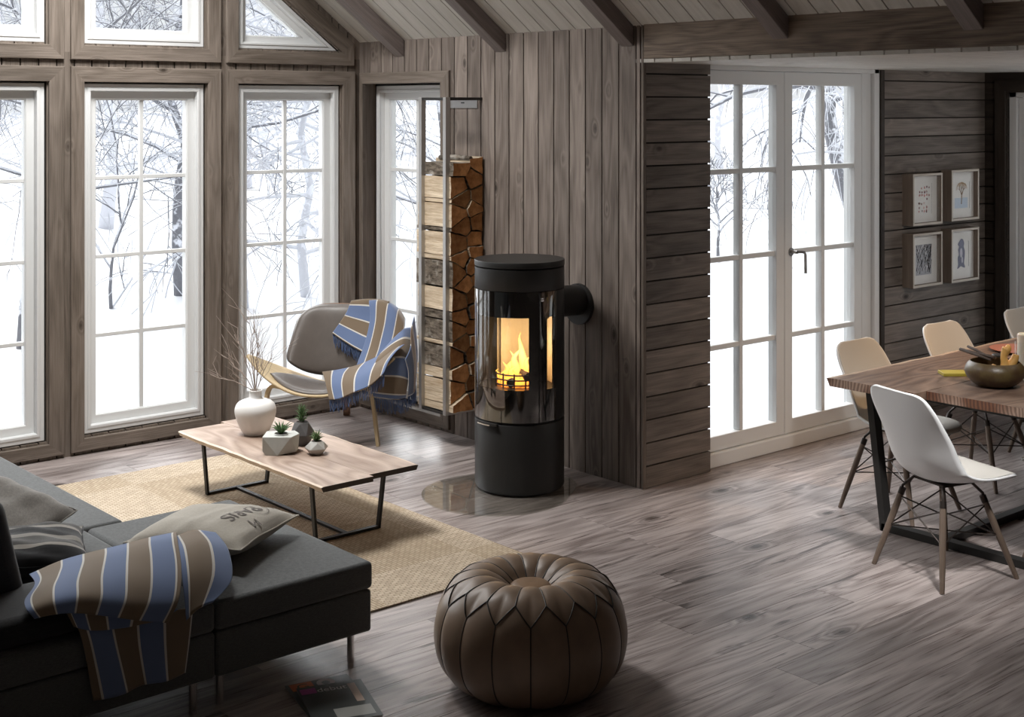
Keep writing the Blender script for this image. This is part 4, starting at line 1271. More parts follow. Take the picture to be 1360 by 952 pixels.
M['bark2'] = None
m = NT('firewood_bark')
o_ = m.obj()
n1 = m.noise(m.n('ShaderNodeMapping', {0: o_, 3: (1, .25, 1)}).outputs[0], 60, 5, .7)
n2 = m.noise(o_, 12, 3, .6)
c = m.mix(m.ramp(n1, [(.35, 0.), (.65, 1.)]), (.05, .04, .03), (.24, .20, .16))
c = m.mix(m.ramp(n2, [(.5, 0.), (.65, 1.)]), c, (.38, .35, .31))
b = m.bsdf(Base_Color=c, Roughness=.95, Specular_IOR_Level=.1); m.bump(b, n1, .9, .006)
M['bark2'] = m.m
m = NT('split_firewood')
o_ = m.obj()
n1 = m.noise(m.n('ShaderNodeMapping', {0: o_, 3: (1, .06, 1)}).outputs[0], 110, 4, .65)
n2 = m.noise(m.n('ShaderNodeMapping', {0: o_, 3: (1, .2, 1)}).outputs[0], 14, 3, .6)
c = m.mix(m.ramp(n1, [(.3, 0.), (.7, 1.)]), (.42, .31, .2), (.80, .68, .52))
c = m.mix(m.ramp(n2, [(.5, 0.), (.75, .8)]), c, (.36, .24, .14))
b = m.bsdf(Base_Color=c, Roughness=.85, Specular_IOR_Level=.15); m.bump(b, n1, .7, .004)
M['split'] = m.m
m = NT('firewood_cut_end')
o_ = m.obj(); tn = m.tone()
n1 = m.noise(o_, 22, 4, .6); n2 = m.noise(m.n('ShaderNodeMapping', {0: o_, 3: (1, 1, .25)}).outputs[0], 140, 2, .6)
c = m.mix(m.ramp(n1, [(.3, 0.), (.7, 1.)]), (.22, .085, .03), (.50, .25, .10))
c = m.mix(m.math('MULTIPLY', n2, .4), c, (.08, .035, .015))
hs = m.n('ShaderNodeHueSaturation', {'Color': c, 'Value': m.math('ADD', .75, m.math('MULTIPLY', tn, 1.1))})
b = m.bsdf(Base_Color=hs.outputs[0], Roughness=.8, Specular_IOR_Level=.15); m.bump(b, n2, .5, .002)
M['logend'] = m.m

def clip_poly(poly, n, c):
    out = []
    for i in range(len(poly)):
        a = poly[i]; b = poly[(i + 1) % len(poly)]
        da = a[0] * n[0] + a[1] * n[1] - c; db = b[0] * n[0] + b[1] * n[1] - c
        if da <= 0: out.append(a)
        if (da < 0 < db) or (db < 0 < da):
            t = da / (da - db); out.append((a[0] + (b[0] - a[0]) * t, a[1] + (b[1] - a[1]) * t))
    return out
rng = random.Random(77)
sites = []
rows = 17; z0_, z1_ = .203, 1.585
lx0, lx1 = 4.655, 4.888
for r in range(rows):
    zc = z0_ + (z1_ - z0_) * (r + .5) / rows
    offs = (.27, .73) if r % 2 else (.36, .80)
    for k, f in enumerate(offs):
        sites.append((lx0 + (lx1 - lx0) * (f + rng.uniform(-.07, .07)), zc + rng.uniform(-.016, .016) + (.018 if k else 0), k, r))
ordn = ['topmost', 'second from the top', 'third from the top', 'fourth from the top', 'fifth from the top', 'sixth from the top', 'seventh from the top', 'eighth from the top', 'ninth, at half height',
        'tenth from the top', 'eighth from the bottom', 'seventh from the bottom', 'sixth from the bottom', 'fifth from the bottom', 'fourth from the bottom', 'third from the bottom', 'second from the bottom', 'lowest']
ordn = ordn[:9] + ordn[10:]
ordn[16] = 'lowest'
for (sx, sz, k, r) in sites:
    poly = [(lx0, z0_), (lx1, z0_), (lx1, z1_ + (.03 if k else 0)), (lx0, z1_)]
    for (tx, tz, _, _) in sites:
        if (tx, tz) == (sx, sz) or math.hypot(tx - sx, tz - sz) > .3: continue
        n_ = (tx - sx, tz - sz); c_ = n_[0] * (sx + tx) / 2 + n_[1] * (sz + tz) / 2
        poly = clip_poly(poly, n_, c_)
    ccx = sum(p[0] for p in poly) / len(poly); ccz = sum(p[1] for p in poly) / len(poly)
    # resample outline with a little roughness
    per = []
    for i in range(len(poly)):
        a = V(poly[i]); b = V(poly[(i + 1) % len(poly)])
        m_ = max(1, int((b - a).length / .016))
        for j in range(m_): per.append(a.lerp(b, j / m_))
    barky = (r in (16, 12, 9, 8, 6, 5, 3) and k == 0) or (k == 1 and r % 3 == 0)
    out = []
    for p in per:
        d = V((p.x - ccx, p.y - ccz)); s_ = .94 if not barky else .92
        rr_ = mnoise.noise(V((p.x * 50, p.y * 50, r))) * .0035
        q = d * s_ + d.normalized() * (rr_ - .002)
        out.append((ccx + q.x, ccz + q.y))
    ya = 5.925 + rng.uniform(-.012, .014); yb = 6.235 + rng.uniform(-.015, .015)
    mb = MB(); n_ = len(out); S_ = 6
    GG = []
    for s_ in range(S_ + 1):
        y_ = ya + (yb - ya) * s_ / S_
        row = []
        for i, (a, b) in enumerate(out):
            wv = mnoise.noise(V((a * 30, y_ * 7, b * 30 + r))) * .0045
            dd = V((a - ccx, b - ccz)).normalized() * wv
            row.append((min(max(a + dd.x, lx0 - .006), 4.893), y_, b + dd.y))
        GG.append(row)
    mb.grid(GG, 0 if barky else 1, close_v=True, smooth=False)
    tn_ = rng.random()
    mb.poly(GG[0], None, 2, tn_); mb.poly(GG[-1][::-1], None, 2, tn_)
    base = V((ccx, 6.07, min(b for a, b in out)))
    o = mb.build('firewood_log', [M['bark2'], M['split'], M['logend']], ang=30, recalc=True, loc=tuple(-base))
    for v_ in o.data.vertices: v_.co -= base
    o.location = base
    ti = 16 - r
    tag(o, '%s firewood log, %s in the rack\'s %s column' % ('bark-covered' if barky else 'pale split', ordn[ti], 'wall-side' if k else 'open front'), 'log', 'split firewood stacked in the rack')
# loose stick on the top
mb = MB(); mb.tube([(4.80, 5.93, 0), (4.80, 6.07, .003), (4.79, 6.20, .001)], [.014, .016, .013], 8)
o = mb.build('firewood_stick', M['bark2'], loc=(0, 0, 1.603)); tag(o, 'thin bark stick lying loose on top of the firewood stack', 'stick')

# ------------------------------------------------------------------ stove
S = V((4.485, 5.155, 0)); RS = .224
st = empty('wood_stove', tuple(S), label='round black wood-burning stove with curved glass door and a lit fire', cat='stove')
toc = math.atan2(-5.155, -4.485)       # angle towards the camera
def ang(deg): return toc + math.radians(deg)   # positive = viewer's right
M['enamel'] = plain('glossy_black_enamel', (.006, .006, .006), .08, spec=.6, coat=.5)
M['stove'] = plain('satin_black_steel', (.018, .0175, .017), .42, spec=.45, metal=0, nscale=300, nvar=.06)
M['verm'] = plain('cream_firebrick', (.66, .60, .48), .85, nscale=18, nvar=.15)
M['stoveglass'] = pane('curved_stove_glass', (.88, .86, .83), 2.5)
def lath(name, prof, mat, parent=st, a0=None, a1=None, n=72, angl=40, **k):
    mb = MB()
    if a0 is None: mb.lathe(prof, n)
    else: mb.lathe(prof, n, a0=ang(a0), a1=ang(a1))
    return mb.build(name, mat, parent, ang=angl, recalc=True, **k)
lath('lower_body', [(0, .001), (.214, .001), (.214, .012), (.2235, .014), (.224, .338), (.222, .341), (0, .341)], M['stove'])
lath('upper_ring', [(.19, .988), (.222, .988), (.224, .991), (.224, 1.092), (.221, 1.094), (0, 1.094)], M['stove'])
lath('top_plate', [(0, 1.099), (.219, 1.099), (.2255, 1.1), (.226, 1.103), (.226, 1.124), (.224, 1.128), (0, 1.1285)], M['stove'])
lath('ring_shadow_gap', [(0, .341), (.214, .341), (.214, .352), (0, .352)], M['gasket'])
lath('rear_body', [(.224, .352), (.224, .986), (.205, .986), (.205, .352), (.224, .352)], M['stove'], a0=54, a1=258)
lath('firebox_floor', [(0, .352), (.205, .352), (.205, .50), (0, .50)], M['stove'])
lath('firebox_roof', [(0, .87), (.2, .87), (.2, .986), (0, .986)], M['stove'])
lath('firebrick_lining', [(.2, .501), (.2, .869), (.165, .869), (.165, .501), (.2, .501)], M['verm'], a0=78, a1=215, n=7, angl=10)
lath('door_pillar', [(.2235, .354), (.2235, .986), (.2, .986), (.2, .354), (.2235, .354)], M['enamel'], a0=13, a1=37, n=12)
lath('enamel_band', [(.2225, .354), (.2225, .512), (.212, .512), (.212, .354), (.2225, .354)], M['enamel'], a0=-102, a1=54)
lath('enamel_band', [(.2225, .862), (.2225, .986), (.212, .986), (.212, .862), (.2225, .862)], M['enamel'], a0=-102, a1=54)
lath('door_glass', [(.2245, .354), (.2245, .985)], M['stoveglass'], a0=-102, a1=54)
lath('door_seam', [(.2255, .352), (.2255, .987), (.2235, .987), (.2235, .352), (.2255, .352)], M['gasket'], a0=24.5, a1=26.0, n=2)
mb = MB()
for zz in (.955, .945):
    a = ang(29); mb.box((math.cos(a) * .226 - .012, math.sin(a) * .226 - .006, zz - .003), (math.cos(a) * .226 + .006, math.sin(a) * .226 + .006, zz + .003))
mb.build('hinge', M['chrome'], st)
# handle tab under the glass
mb = MB(); q = []
for z in (.338, .350):
    for (aa, r_) in ((-62, .222), (-22, .222), (-22, .243), (-62, .243)):
        a = ang(aa); q.append((math.cos(a) * r_, math.sin(a) * r_, z))
mb.lathe([(.222, .335), (.238, .335), (.238, .347), (.222, .347)], 12, a0=ang(-62), a1=ang(-28)); mb.build('door_handle', M['blacksteel'], st, recalc=True)
mb = MB(); mb.lathe([(.236, .3335), (.2395, .3335), (.2395, .339), (.236, .339)], 12, a0=ang(-60), a1=ang(-38)); mb.build('handle_trim', M['chrome'], st, recalc=True)
# flue pipe
mb = MB()
mb.tube([(.15, 0.0, .885), (.413, 0, .885)], .079, 40); mb.build('flue_pipe', M['stove'], st, ang=40)
mb = MB(); mb.tube([(.395, 0, .862), (.4145, 0, .862)], .106, 48); mb.build('wall_rosette', M['blacksteel'], st, ang=40)
# basket
mb = MB()
for zz in (.515, .540, .565):
    mb.tube([(math.cos(ang(d)) * .125, math.sin(ang(d)) * .125, zz) for d in range(-70, 41, 10)], .0042, 6)
for d in (-68, -40, -12, 14, 38):
    mb.tube([(math.cos(ang(d)) * .125, math.sin(ang(d)) * .125, .5), (math.cos(ang(d)) * .125, math.sin(ang(d)) * .125, .572)], .0045, 6)
mb.build('fire_basket', M['blacksteel'], st)

# fire
fire = empty('fire', tuple(S + V((0, 0, .505))), label='bright yellow flames burning behind the stove glass', cat='fire')
m = NT('flame')
z_ = m.n('ShaderNodeSeparateXYZ', {0: m.obj()}).outputs[2]
c = m.ramp(m.math('MULTIPLY', z_, 3.7), [(0., (1, .22, .02)), (.25, (1, .46, .07)), (.6, (1, .62, .18)), (1., (1, .55, .12))])
lw = m.n('ShaderNodeLayerWeight', {'Blend': .35})
core = m.math('SUBTRACT', 1, lw.outputs['Facing'])
e = m.n('ShaderNodeEmission', {'Color': c, 'Strength': m.math('ADD', .6, m.math('MULTIPLY', core, 3.0))})
tp = m.n('ShaderNodeBsdfTransparent')
mx = m.n('ShaderNodeMixShader', {0: m.math('MULTIPLY', m.math('POWER', core, 1.2), 1.1, clamp=True), 1: tp.outputs[0], 2: e.outputs[0]})
m.t.links.new(mx.outputs[0], m.out.inputs[0])
M['flame'] = m.m
M['ember'] = emis('glowing_embers', (1, .25, .04), 3.0)
rt = V((math.cos(ang(90)), math.sin(ang(90)), 0)); tcv = V((math.cos(toc), math.sin(toc), 0))
rng = random.Random(9)
for (ox, oy, h, w_) in ((-.075, .02, .12, .026), (-.045, .0, .17, .032), (-.015, .02, .20, .034), (.015, -.01, .26, .034), (.045, .015, .15, .034), (.07, 0, .10, .028), (-.10, .0, .08, .02), (-.03, .05, .11, .034), (.03, .05, .10, .036), (.0, .06, .07, .05), (.06, .04, .06, .04), (-.06, .05, .06, .04)):
    pts = []; rad = []
    ph = rng.uniform(0, 6.28)
    for i in range(17):
        t = i / 16
        sw = math.sin(t * 7 + ph) * .020 * t + math.sin(t * 13 + ph * 2) * .006 * t
        pts.append(rt * (ox + sw) + tcv * (oy + math.cos(t * 6 + ph) * .01 * t) + V((0, 0, h * t)))
        rad.append(w_ * (max(.02, math.sin(PI * (t ** .62)) ** .8) * (1 - .55 * t) if t > 0 else .3))
    mb = MB(); mb.tube(pts, rad, 10, cap=False); mb.build('flame', M['flame'], fire, ang=0)
mb = MB()
for k in range(26):
    a = rng.uniform(0, 6.28); r_ = rng.uniform(0, .095); s_ = rng.uniform(.008, .018)
    mb.box((math.cos(a) * r_ - s_, math.sin(a) * r_ - s_, .0), (math.cos(a) * r_ + s_, math.sin(a) * r_ + s_, s_ * 1.3))
tag(mb.build('ember_bed', M['ember'], fire, ang=0), kind='stuff')
M['char'] = plain('charred_log', (.05, .03, .02), .9, nscale=40, nvar=.5)
for k, (a, z, rz) in enumerate((((-.02, .0), .045, .5), ((.03, .02), .05, 2.1), ((.0, -.02), .075, 1.2))):
    mb = MB(); mb.tube([(-.085, 0, 0), (0, .003, .003), (.085, 0, 0)], [.022, .025, .021], 9)
    o = mb.build('burning_log', M['char']); o.location = S + V((a[0], a[1], .505 + z - .02)); o.rotation_euler.z = rz
    tag(o, ['charred log at the bottom of the fire, lying left', 'charred log crossing low through the flames', 'charred log on top of the two others in the fire'][k], 'log', 'logs burning in the stove')
l = bpy.data.lights.new('firelight', 'POINT'); l.energy = FIRE; l.color = (1, .66, .34); l.shadow_soft_size = .06
o = bpy.data.objects.new('firelight', l); COL.objects.link(o); o.location = S + tcv * .06 + rt * -.02 + V((0, 0, .70))

# glass hearth plate
c0 = V((4.295, 5.117)); c1 = V((4.485, 5.155))
pts = []
for k in range(96):
    a = 2 * PI * k / 96; d = V((math.cos(a), math.sin(a)))
    pts.append(max((c0 + d * .36, c1 + d * .285), key=lambda p: p.dot(d)))
m = NT('hearth_glass')
tpb = m.n('ShaderNodeBsdfTransparent', {'Color': (.965, .97, .95, 1)}); gl = m.n('ShaderNodeBsdfGlossy', {'Roughness': .02})
mx = m.n('ShaderNodeMixShader', {0: m.math('MULTIPLY', schlick(m), 1.6, clamp=True), 1: tpb.outputs[0], 2: gl.outputs[0]})
m.t.links.new(mx.outputs[0], m.out.inputs[0])
M['hearth'] = m.m
mb = MB(); mb.prism([tuple(p) for p in pts], lambda a, b, d: (a, b, d), .0004, .0075, tone=.5)
tag(mb.build('hearth_plate', M['hearth'], ang=0, recalc=True), 'round clear glass hearth plate on the floor under the stove', 'hearth plate')
st.location.z = .0078
# ------------------------------------------------------------------ pouf
M['pouf'] = plain('brown_leather_pouf', (.21, .145, .10), .42, nscale=9, nvar=.30, bump=.06, spec=.4)
M['poufseam'] = plain('dark_seam_piping', (.02, .014, .01), .5)
pf = empty('leather_pouf', (2.985, 3.375, 0), label='round brown leather pouf with petal-shaped seams on the wooden floor', cat='pouf')
PP = [(.0, .322), (.05, .324), (.066, .318), (.078, .326), (.105, .347), (.15, .364), (.2, .360), (.248, .334), (.288, .288), (.311, .23), (.318, .17), (.308, .105), (.283, .055), (.24, .018), (.18, .0), (.0, 0)]
CO_ = PP
NS = 16
ph0 = math.atan2(-3.375, -2.985)
def pfs(t, a, lift=0):
    r, z = crom(CO_, t)
    sa = (a - ph0) * NS / (2 * PI)
    top = t < .42
    ga = abs(math.sin(PI * (sa + (.5 if False else 0))))
    ga2 = abs(math.cos(PI * sa))
    k = 1 if t > .46 else max(0, (t - .40) / .06)
    bulge = (ga ** .5) * k + (ga2 ** .5) * (1 - k)
    w_ = min(1, max(0, (r - .06) / .05))
    d = .0075 * (bulge - .75) * w_
    # direction: outward normal approx
    r2, z2 = crom(CO_, min(.9999, t + .004)); r1, z1 = crom(CO_, max(0, t - .004))
    n = V((-(z2 - z1), (r2 - r1))); n = n.normalized() if n.length > 1e-9 else V((0, 1))
    n = V((z1 - z2, r2 - r1)).normalized()
    d += lift
    return V(((r + n.x * d) * math.cos(a), (r + n.x * d) * math.sin(a), max(0.001, z + n.y * d)))
mb = MB()
NA = NS * 12
mb.grid([[pfs(j / 90 * .9999, 2 * PI * i / NA) for j in range(91)] for i in range(NA)], close_u=True)
mb.build('leather_cover', M['pouf'], pf, ang=0, recalc=True)
tz1, tz0 = .535, .462   # zigzag low and high points
mb = MB()
for k in range(NS):
    a = ph0 + 2 * PI * k / NS; ah = ph0 + 2 * PI * (k + .5) / NS; an = ph0 + 2 * PI * (k + 1) / NS
    mb.tube([pfs(tz1 + (.90 - tz1) * i / 22, a, .0015) for i in range(23)], .0022, 5, cap=False)
    mb.tube([pfs(.155 + (tz0 - .155) * i / 18, ah, .0015) for i in range(19)], .0022, 5, cap=False)
    mb.tube([pfs(tz1 + (tz0 - tz1) * i / 6, a + (ah - a) * i / 6, .002) for i in range(7)], .0022, 5, cap=False)
    mb.tube([pfs(tz0 + (tz1 - tz0) * i / 6, ah + (an - ah) * i / 6, .002) for i in range(7)], .0022, 5, cap=False)
mb.build('seam_piping', M['poufseam'], pf, ang=0)
mb = MB(); mb.lathe([(0, .329), (.045, .330), (.060, .326), (.067, .318)], 40); mb.build('centre_button', plain('tan_leather_button', (.23, .14, .08), .4, nscale=12, nvar=.2), pf, ang=0)

# ------------------------------------------------------------------ magazines on the floor
def mag(x, y, rz, z, cols, label, h=.007):
    root = empty('magazine', (x, y, z), rz, label=label, cat='magazine')
    mb = MB(); mb.box((-.105, -.14, .0006), (.105, .14, h - .001)); mb.build('pages', plain('paper_' + label[:6], (.5, .48, .45), .8), root, ang=0)
    mb = MB(); mb.box((-.107, -.142, h - .001), (.107, .142, h)); mb.build('cover', plain('cover_' + label[:6], cols, .35), root, ang=0)
    return root
def decal(root, name, x0, y0, x1, y1, z, col):
    mb = MB(); mb.box((x0, y0, z), (x1, y1, z + .0003)); return mb.build(name, plain(name + str(x0), col, .4), root, ang=0)
ma = mag(2.415, 3.70, math.radians(-14), .0, (.05, .055, .05), 'magazine under the other one on the floor, orange and white letters along its top edge')
decal(ma, 'orange_panel', -.095, .085, -.02, .138, .0071, (.55, .12, .02))
me_ = ring_mesh(.014, .030); o = bpy.data.objects.new('printed_letter', me_); link(o, ma); me_.materials.append(plain('white_letter', (.55, .5, .5), .5)); o.location = (.022, .108, .0075)
me_ = text_mesh('G', .06); o = bpy.data.objects.new('printed_letter', me_); link(o, ma); me_.materials.append(plain('dark_letter', (.03, .08, .02), .5)); o.location = (-.055, .088, .0076)
mt = mag(2.405, 3.635, math.radians(-20), .0085, (.035, .04, .038), 'dark-covered magazine with white title lying on top of the other one on the floor')
decal(mt, 'pink_panel', -.10, .085, -.05, .125, .0071, (.35, .05, .25))
decal(mt, 'photo_panel', .055, -.02, .08, .12, .0071, (.45, .33, .26))
decal(mt, 'bottom_panel', -.03, -.12, .09, -.05, .0071, (.3, .3, .28))
me_ = text_mesh('debut', .042); o = bpy.data.objects.new('printed_title', me_); link(o, mt); me_.materials.append(plain('white_title', (.7, .68, .66), .5)); o.location = (.0, .088, .0076)

# ------------------------------------------------------------------ dining table
dt = empty('dining_table', (6.1, 3.24, 0), label='long dining table of two thick brown oak slabs on black steel frames', cat='table')
DO = P_('', dt)
dm = [M['tabledark'], M['sapdark'], M['oakend']]
slab('X', 5.072, 7.72, 3.275, 3.732, .643, .68, dm, 'tabletop_slab', dt, DO, live1=True, seed=21, amp=.014, capw=.03)
slab('X', 5.150, 7.78, 2.50, 3.271, .643, .68, dm, 'tabletop_slab', dt, DO, live0=True, seed=25, amp=.014, capw=.02)
for x in (5.26, 7.52):
    mb = MB()
    def bar(p, q, w=.05, d=.032):
        p = V(p); q = V(q); t = (q - p).normalized(); n = t.cross(V((1, 0, 0))).normalized() * d / 2; k = V((w / 2, 0, 0))
        mb.hexa([p - n - k, p + n - k, p + n + k, p - n + k, q - n - k, q + n - k, q + n + k, q - n + k], t, tone=.5)
    bar((x, 3.545, .0), (x, 3.625, .643)); bar((x, 3.555, .017), (x, 2.70, .017)); bar((x, 2.705, 0), (x, 2.625, .643)); bar((x, 2.61, .63), (x, 3.64, .63))
    mb.build('leg_frame', M['blacksteel'], dt, loc=DO, ang=0)
mb = MB(); mb.box((5.28, 3.245, .002), (7.5, 3.285, .034)); mb.build('stretcher', M['blacksteel'], dt, loc=DO, ang=0)

# ------------------------------------------------------------------ dining chairs
M['shell'] = plain('white_moulded_plastic', (.82, .83, .84), .38, spec=.4)
M['shellin'] = plain('cream_inner_pad', (.62, .60, .56), .6, spec=.25)
M['chairleg'] = wood('brown_ash_dowel', (.20, .15, .115), (.12, .085, .065), (.1, .06, .04), knots=0, var=.1, rough=.5)
M['wire'] = plain('dark_bronze_wire', (.05, .04, .035), .4, metal=.7)
prof = [(.235, .385), (.225, .401), (.19, .408), (.13, .402), (.06, .392), (-.01, .386), (-.07, .388), (-.12, .402), (-.155, .435), (-.18, .48), (-.20, .54), (-.222, .61), (-.245, .69), (-.258, .745), (-.262, .762)]
half = [.120, .165, .190, .205, .212, .214, .214, .212, .207, .202, .199, .193, .181, .152, .105]
lift = [.0, .0, .004, .012, .022, .034, .046, .056, .062, .062, .056, .042, .024, .010, .0]
def shell_pt(u, t, off=0):
    """u -1..1 across, t 0..1 from front lip to back top"""
    p = crom(prof, t); h = crom(half, t); l = crom(lift, t)
    p1 = V(crom(prof, max(0, t - .01))); p2 = V(crom(prof, min(.99999, t + .01)))
    tg = (p2 - p1).normalized(); nr = V((tg.y, -tg.x))     # towards the sitter: up on the seat, forward on the back
    nr = V((-tg.y, tg.x)); nr = -nr if nr.dot(V((.5, 1))) < 0 else nr
    d = l * abs(u) ** 2.4 * 1.2 + off
    q = V(p) + nr * d
    return V((u * h, q.x, q.y))
def dining_chair():
    root = empty('dining_chair')
    NU, NT_ = 24, 60
    def rim(i): return i
    G = [[shell_pt(-1 + 2 * i / NU, min(.99999, j / NT_)) for j in range(NT_ + 1)] for i in range(NU + 1)]
    mb = MB(); mb.grid(G)
    o = mb.build('shell', M['shell'], root, ang=0, recalc=True); mo = o.modifiers.new('S', 'SOLIDIFY'); mo.thickness = .009; mo.offset = 0
    G = [[shell_pt((-1 + 2 * i / NU) * .955, .012 + .974 * j / NT_, .0075) for j in range(NT_ + 1)] for i in range(NU + 1)]
    mb = MB(); mb.grid(G); o2 = mb.build('inner_pad', M['shellin'], root, ang=0, recalc=True); mo = o2.modifiers.new('S', 'SOLIDIFY'); mo.thickness = .004; mo.offset = 0
    tops = {}
    for sx in (-1, 1):
        for sy in (-1, 1):
            a = V((sx * .197, sy * .197, 0)); b = V((sx * .115, sy * .105 - .01, .325))
            mb = MB(); pts = [a, a.lerp(b, .3), a.lerp(b, .7), b]; mb.tube(pts, [.0095, .0125, .014, .012], 12)
            mb.build('leg', M['chairleg'], root, ang=40)
            c = V((sx * .085, sy * .075 - .01, .376))
            mb = MB(); mb.tube([a.lerp(b, .96), b + V((0, 0, .012)), c], .006, 8); mb.tube([a.lerp(b, .93), a.lerp(b, 1.01)], .0135, 10); mb.build('leg_bracket', M['wire'], root, ang=40)
            tops[(sx, sy)] = (a, b)
    mb = MB()
    def Lp(k, t): a, b = tops[k]; return a.lerp(b, t)
    for (p, q) in (((-1, -1), (1, -1)), ((1, -1), (1, 1)), ((1, 1), (-1, 1)), ((-1, 1), (-1, -1))):
        mb.tube([Lp(p, .52), Lp(q, .90)], .0032, 6); mb.tube([Lp(p, .90), Lp(q, .52)], .0032, 6)
    mb.tube([Lp((-1, -1), .52), Lp((1, 1), .52)], .003, 6); mb.tube([Lp((1, -1), .52), Lp((-1, 1), .52)], .003, 6)
    mb.build('cross_brace', M['wire'], root, ang=40)
    mb = MB(); mb.box((-.09, -.085, .372), (.09, .065, .380)); mb.build('seat_mount', M['wire'], root, ang=0)
    return root
pc = dining_chair()
def put(o, x, y, f, label):
    o.location = (x, y, 0); o.rotation_euler.z = math.atan2(f[1], f[0]) - PI / 2
    tag(o, label, 'chair', 'shell chairs around the dining table')
places = [(4.975, 3.078, (.967, -.257), 'white shell dining chair showing its back, at the near head of the dining table'),
          (5.585, 3.69, (.0, -1), 'shell dining chair in front of the double door, across the corner of the table'),
          (6.36, 3.715, (-.03, -1), 'shell dining chair behind the bowl, second from the door along the far long side'),
          (7.15, 3.71, (0.02, -1), 'shell dining chair at the right edge, farthest along the table by the dark doorway'),
          (5.575, 2.755, (0, 1), 'shell dining chair cut off by the right edge, on the near long side')]
for i, pl in enumerate(places):
    put(pc if i == 0 else copy_tree(pc), *pl)

# ------------------------------------------------------------------ things on the dining table
ZT = .6803
bw = empty('wooden_bowl', (5.475, 3.14, ZT), label='dark brown turned bowl on the dining table holding golden roots', cat='bowl')
m = NT('glazed_brown_bowl')
n1 = m.noise(m.obj(), 16, 3, .6); n2 = m.noise(m.obj(), 120, 3, .7)
c = m.mix(m.ramp(n1, [(.4, 0.), (.65, 1.)]), (.07, .038, .016), (.12, .085, .03))
c = m.mix(m.math('MULTIPLY', n2, .6), c, (.03, .018, .01))
b = m.bsdf(Base_Color=c, Roughness=.4); m.bump(b, n2, .3, .002)
mb = MB()
pr_ = [(0, 0), (.06, 0), (.085, .008), (.115, .035), (.126, .062), (.122, .085), (.106, .105), (.101, .105), (.112, .083), (.114, .062), (.1, .035), (.07, .015), (0, .012)]
mb.lathe([tuple(crom(pr_, t / 40 * .9999)) for t in range(41)], 48); mb.build('bowl_body', m.m, bw, ang=60, recalc=True)
M['golden'] = plain('golden_root', (.75, .42, .12), .5, nscale=20, nvar=.25)
gr = empty('golden_root', (5.50, 3.12, ZT + .03), label='knobbly golden branching root sticking out of the brown bowl', cat='root')
mb = MB()
rr_ = V((.758, -.652, 0))
for pts, rad in (([(0, -.04), (.005, .02), (.012, .06), (.006, .095), (.015, .125)], [.02, .026, .02, .014, .020]),
                 ([(.012, .03), (.028, .055), (.045, .08), (.052, .105)], [.022, .020, .018, .014]),
                 ([(.0, .02), (-.022, .04), (-.04, .055)], [.02, .018, .012]),
                 ([(.015, .125), (.020, .136), (.014, .14)], [.02, .017, .006])):
    P3 = [rr_ * a * 1.15 + V((0, 0, b_)) for a, b_ in pts]
    P3 = [crom(P3, t / 10 * .9999) for t in range(11)]
    R3 = [crom(rad, t / 10 * .9999) for t in range(11)]
    mb.tube(P3, R3, 10)
mb.build('root_body', M['golden'], gr, ang=60)
M['darktwig'] = plain('dark_dry_stick', (.07, .05, .04), .8, nscale=60, nvar=.4)
rng = random.Random(3)
ends = [((5.555, 3.345), (5.50, 3.165)), ((5.535, 3.345), (5.49, 3.155)), ((5.575, 3.33), (5.51, 3.16)), ((5.56, 3.36), (5.50, 3.15)), ((5.53, 3.325), (5.475, 3.16))]
for k, (a, b_) in enumerate(ends):
    mb = MB()
    A_ = V((a[0], a[1], ZT + .118 + .008 * (k % 3))); B_ = V((b_[0], b_[1], ZT + .108 + .010 * (k % 2)))
    cpt = [V((0, 0, 0)), (B_ - A_) * .33 + V((0, 0, rng.uniform(-.004, .004))), (B_ - A_) * .66 + V((rng.uniform(-.004, .004), 0, 0)), (B_ - A_)]
    mb.tube(cpt, [.006, .0065, .006, .005], 7)
    o = mb.build('dry_stick', M['darktwig'], ang=0); o.location = A_
    tag(o, 'dark dry stick in the bundle resting on the rim of the brown bowl', 'stick', 'bundle of dark sticks on the bowl')
mb = MB(); mb.box((-.058, -.043, 0), (.058, .043, .014)); o = mb.build('card_box', plain('mustard_card', (.42, .34, .045), .55), bevel=.002, loc=(5.556, 3.39, ZT)); o.rotation_euler.z = math.radians(-40)
tag(o, 'flat mustard-yellow box lying beside the brown bowl', 'box')
cl = empty('candle_lantern', (5.70, 3.12, ZT), label='white pillar candle in a clear glass cylinder at the right edge of the table', cat='candle')
mb = MB(); mb.lathe([(0, .002), (.036, .002), (.036, .20), (.030, .206), (0, .200)], 32); mb.build('candle', plain('ivory_wax', (.86, .80, .68), .5, Subsurface_Weight=.2), cl, recalc=True)
mb = MB(); mb.lathe([(.046, .0), (.046, .17)], 32); mb.build('glass_cylinder', pane('lantern_glass', (.96, .97, .97), 1.6), cl)
mb = MB(); mb.tube([(0, 0, .2), (0, .001, .216)], .0012, 5); mb.build('wick', M['gasket'], cl)
mb = MB(); mb.lathe([(0, .002), (.09, .002), (.13, .008), (.14, .014), (.132, .014), (.09, .007), (0, .006)], 48)
o = mb.build('copper_tray', plain('copper_red_glaze', (.35, .13, .08), .35, nscale=8, nvar=.2), loc=(6.33, 3.50, ZT), recalc=True)
tag(o, 'round reddish copper tray farther back on the dining table', 'tray')
gj = empty('green_jar', (5.66, 3.225, ZT), label='small dark green jar between the bowl and the candle', cat='jar')
mb = MB(); mb.lathe([(0, 0), (.034, 0), (.038, .01), (.038, .07), (.03, .082), (0, .082)], 28); mb.build('jar_body', plain('dark_green_glass', (.02, .045, .015), .25), gj, recalc=True)
mb = MB(); mb.lathe([(0, .082), (.031, .082), (.031, .10), (.028, .103), (0, .103)], 28); mb.build('jar_lid', M['blacksteel'], gj, recalc=True)

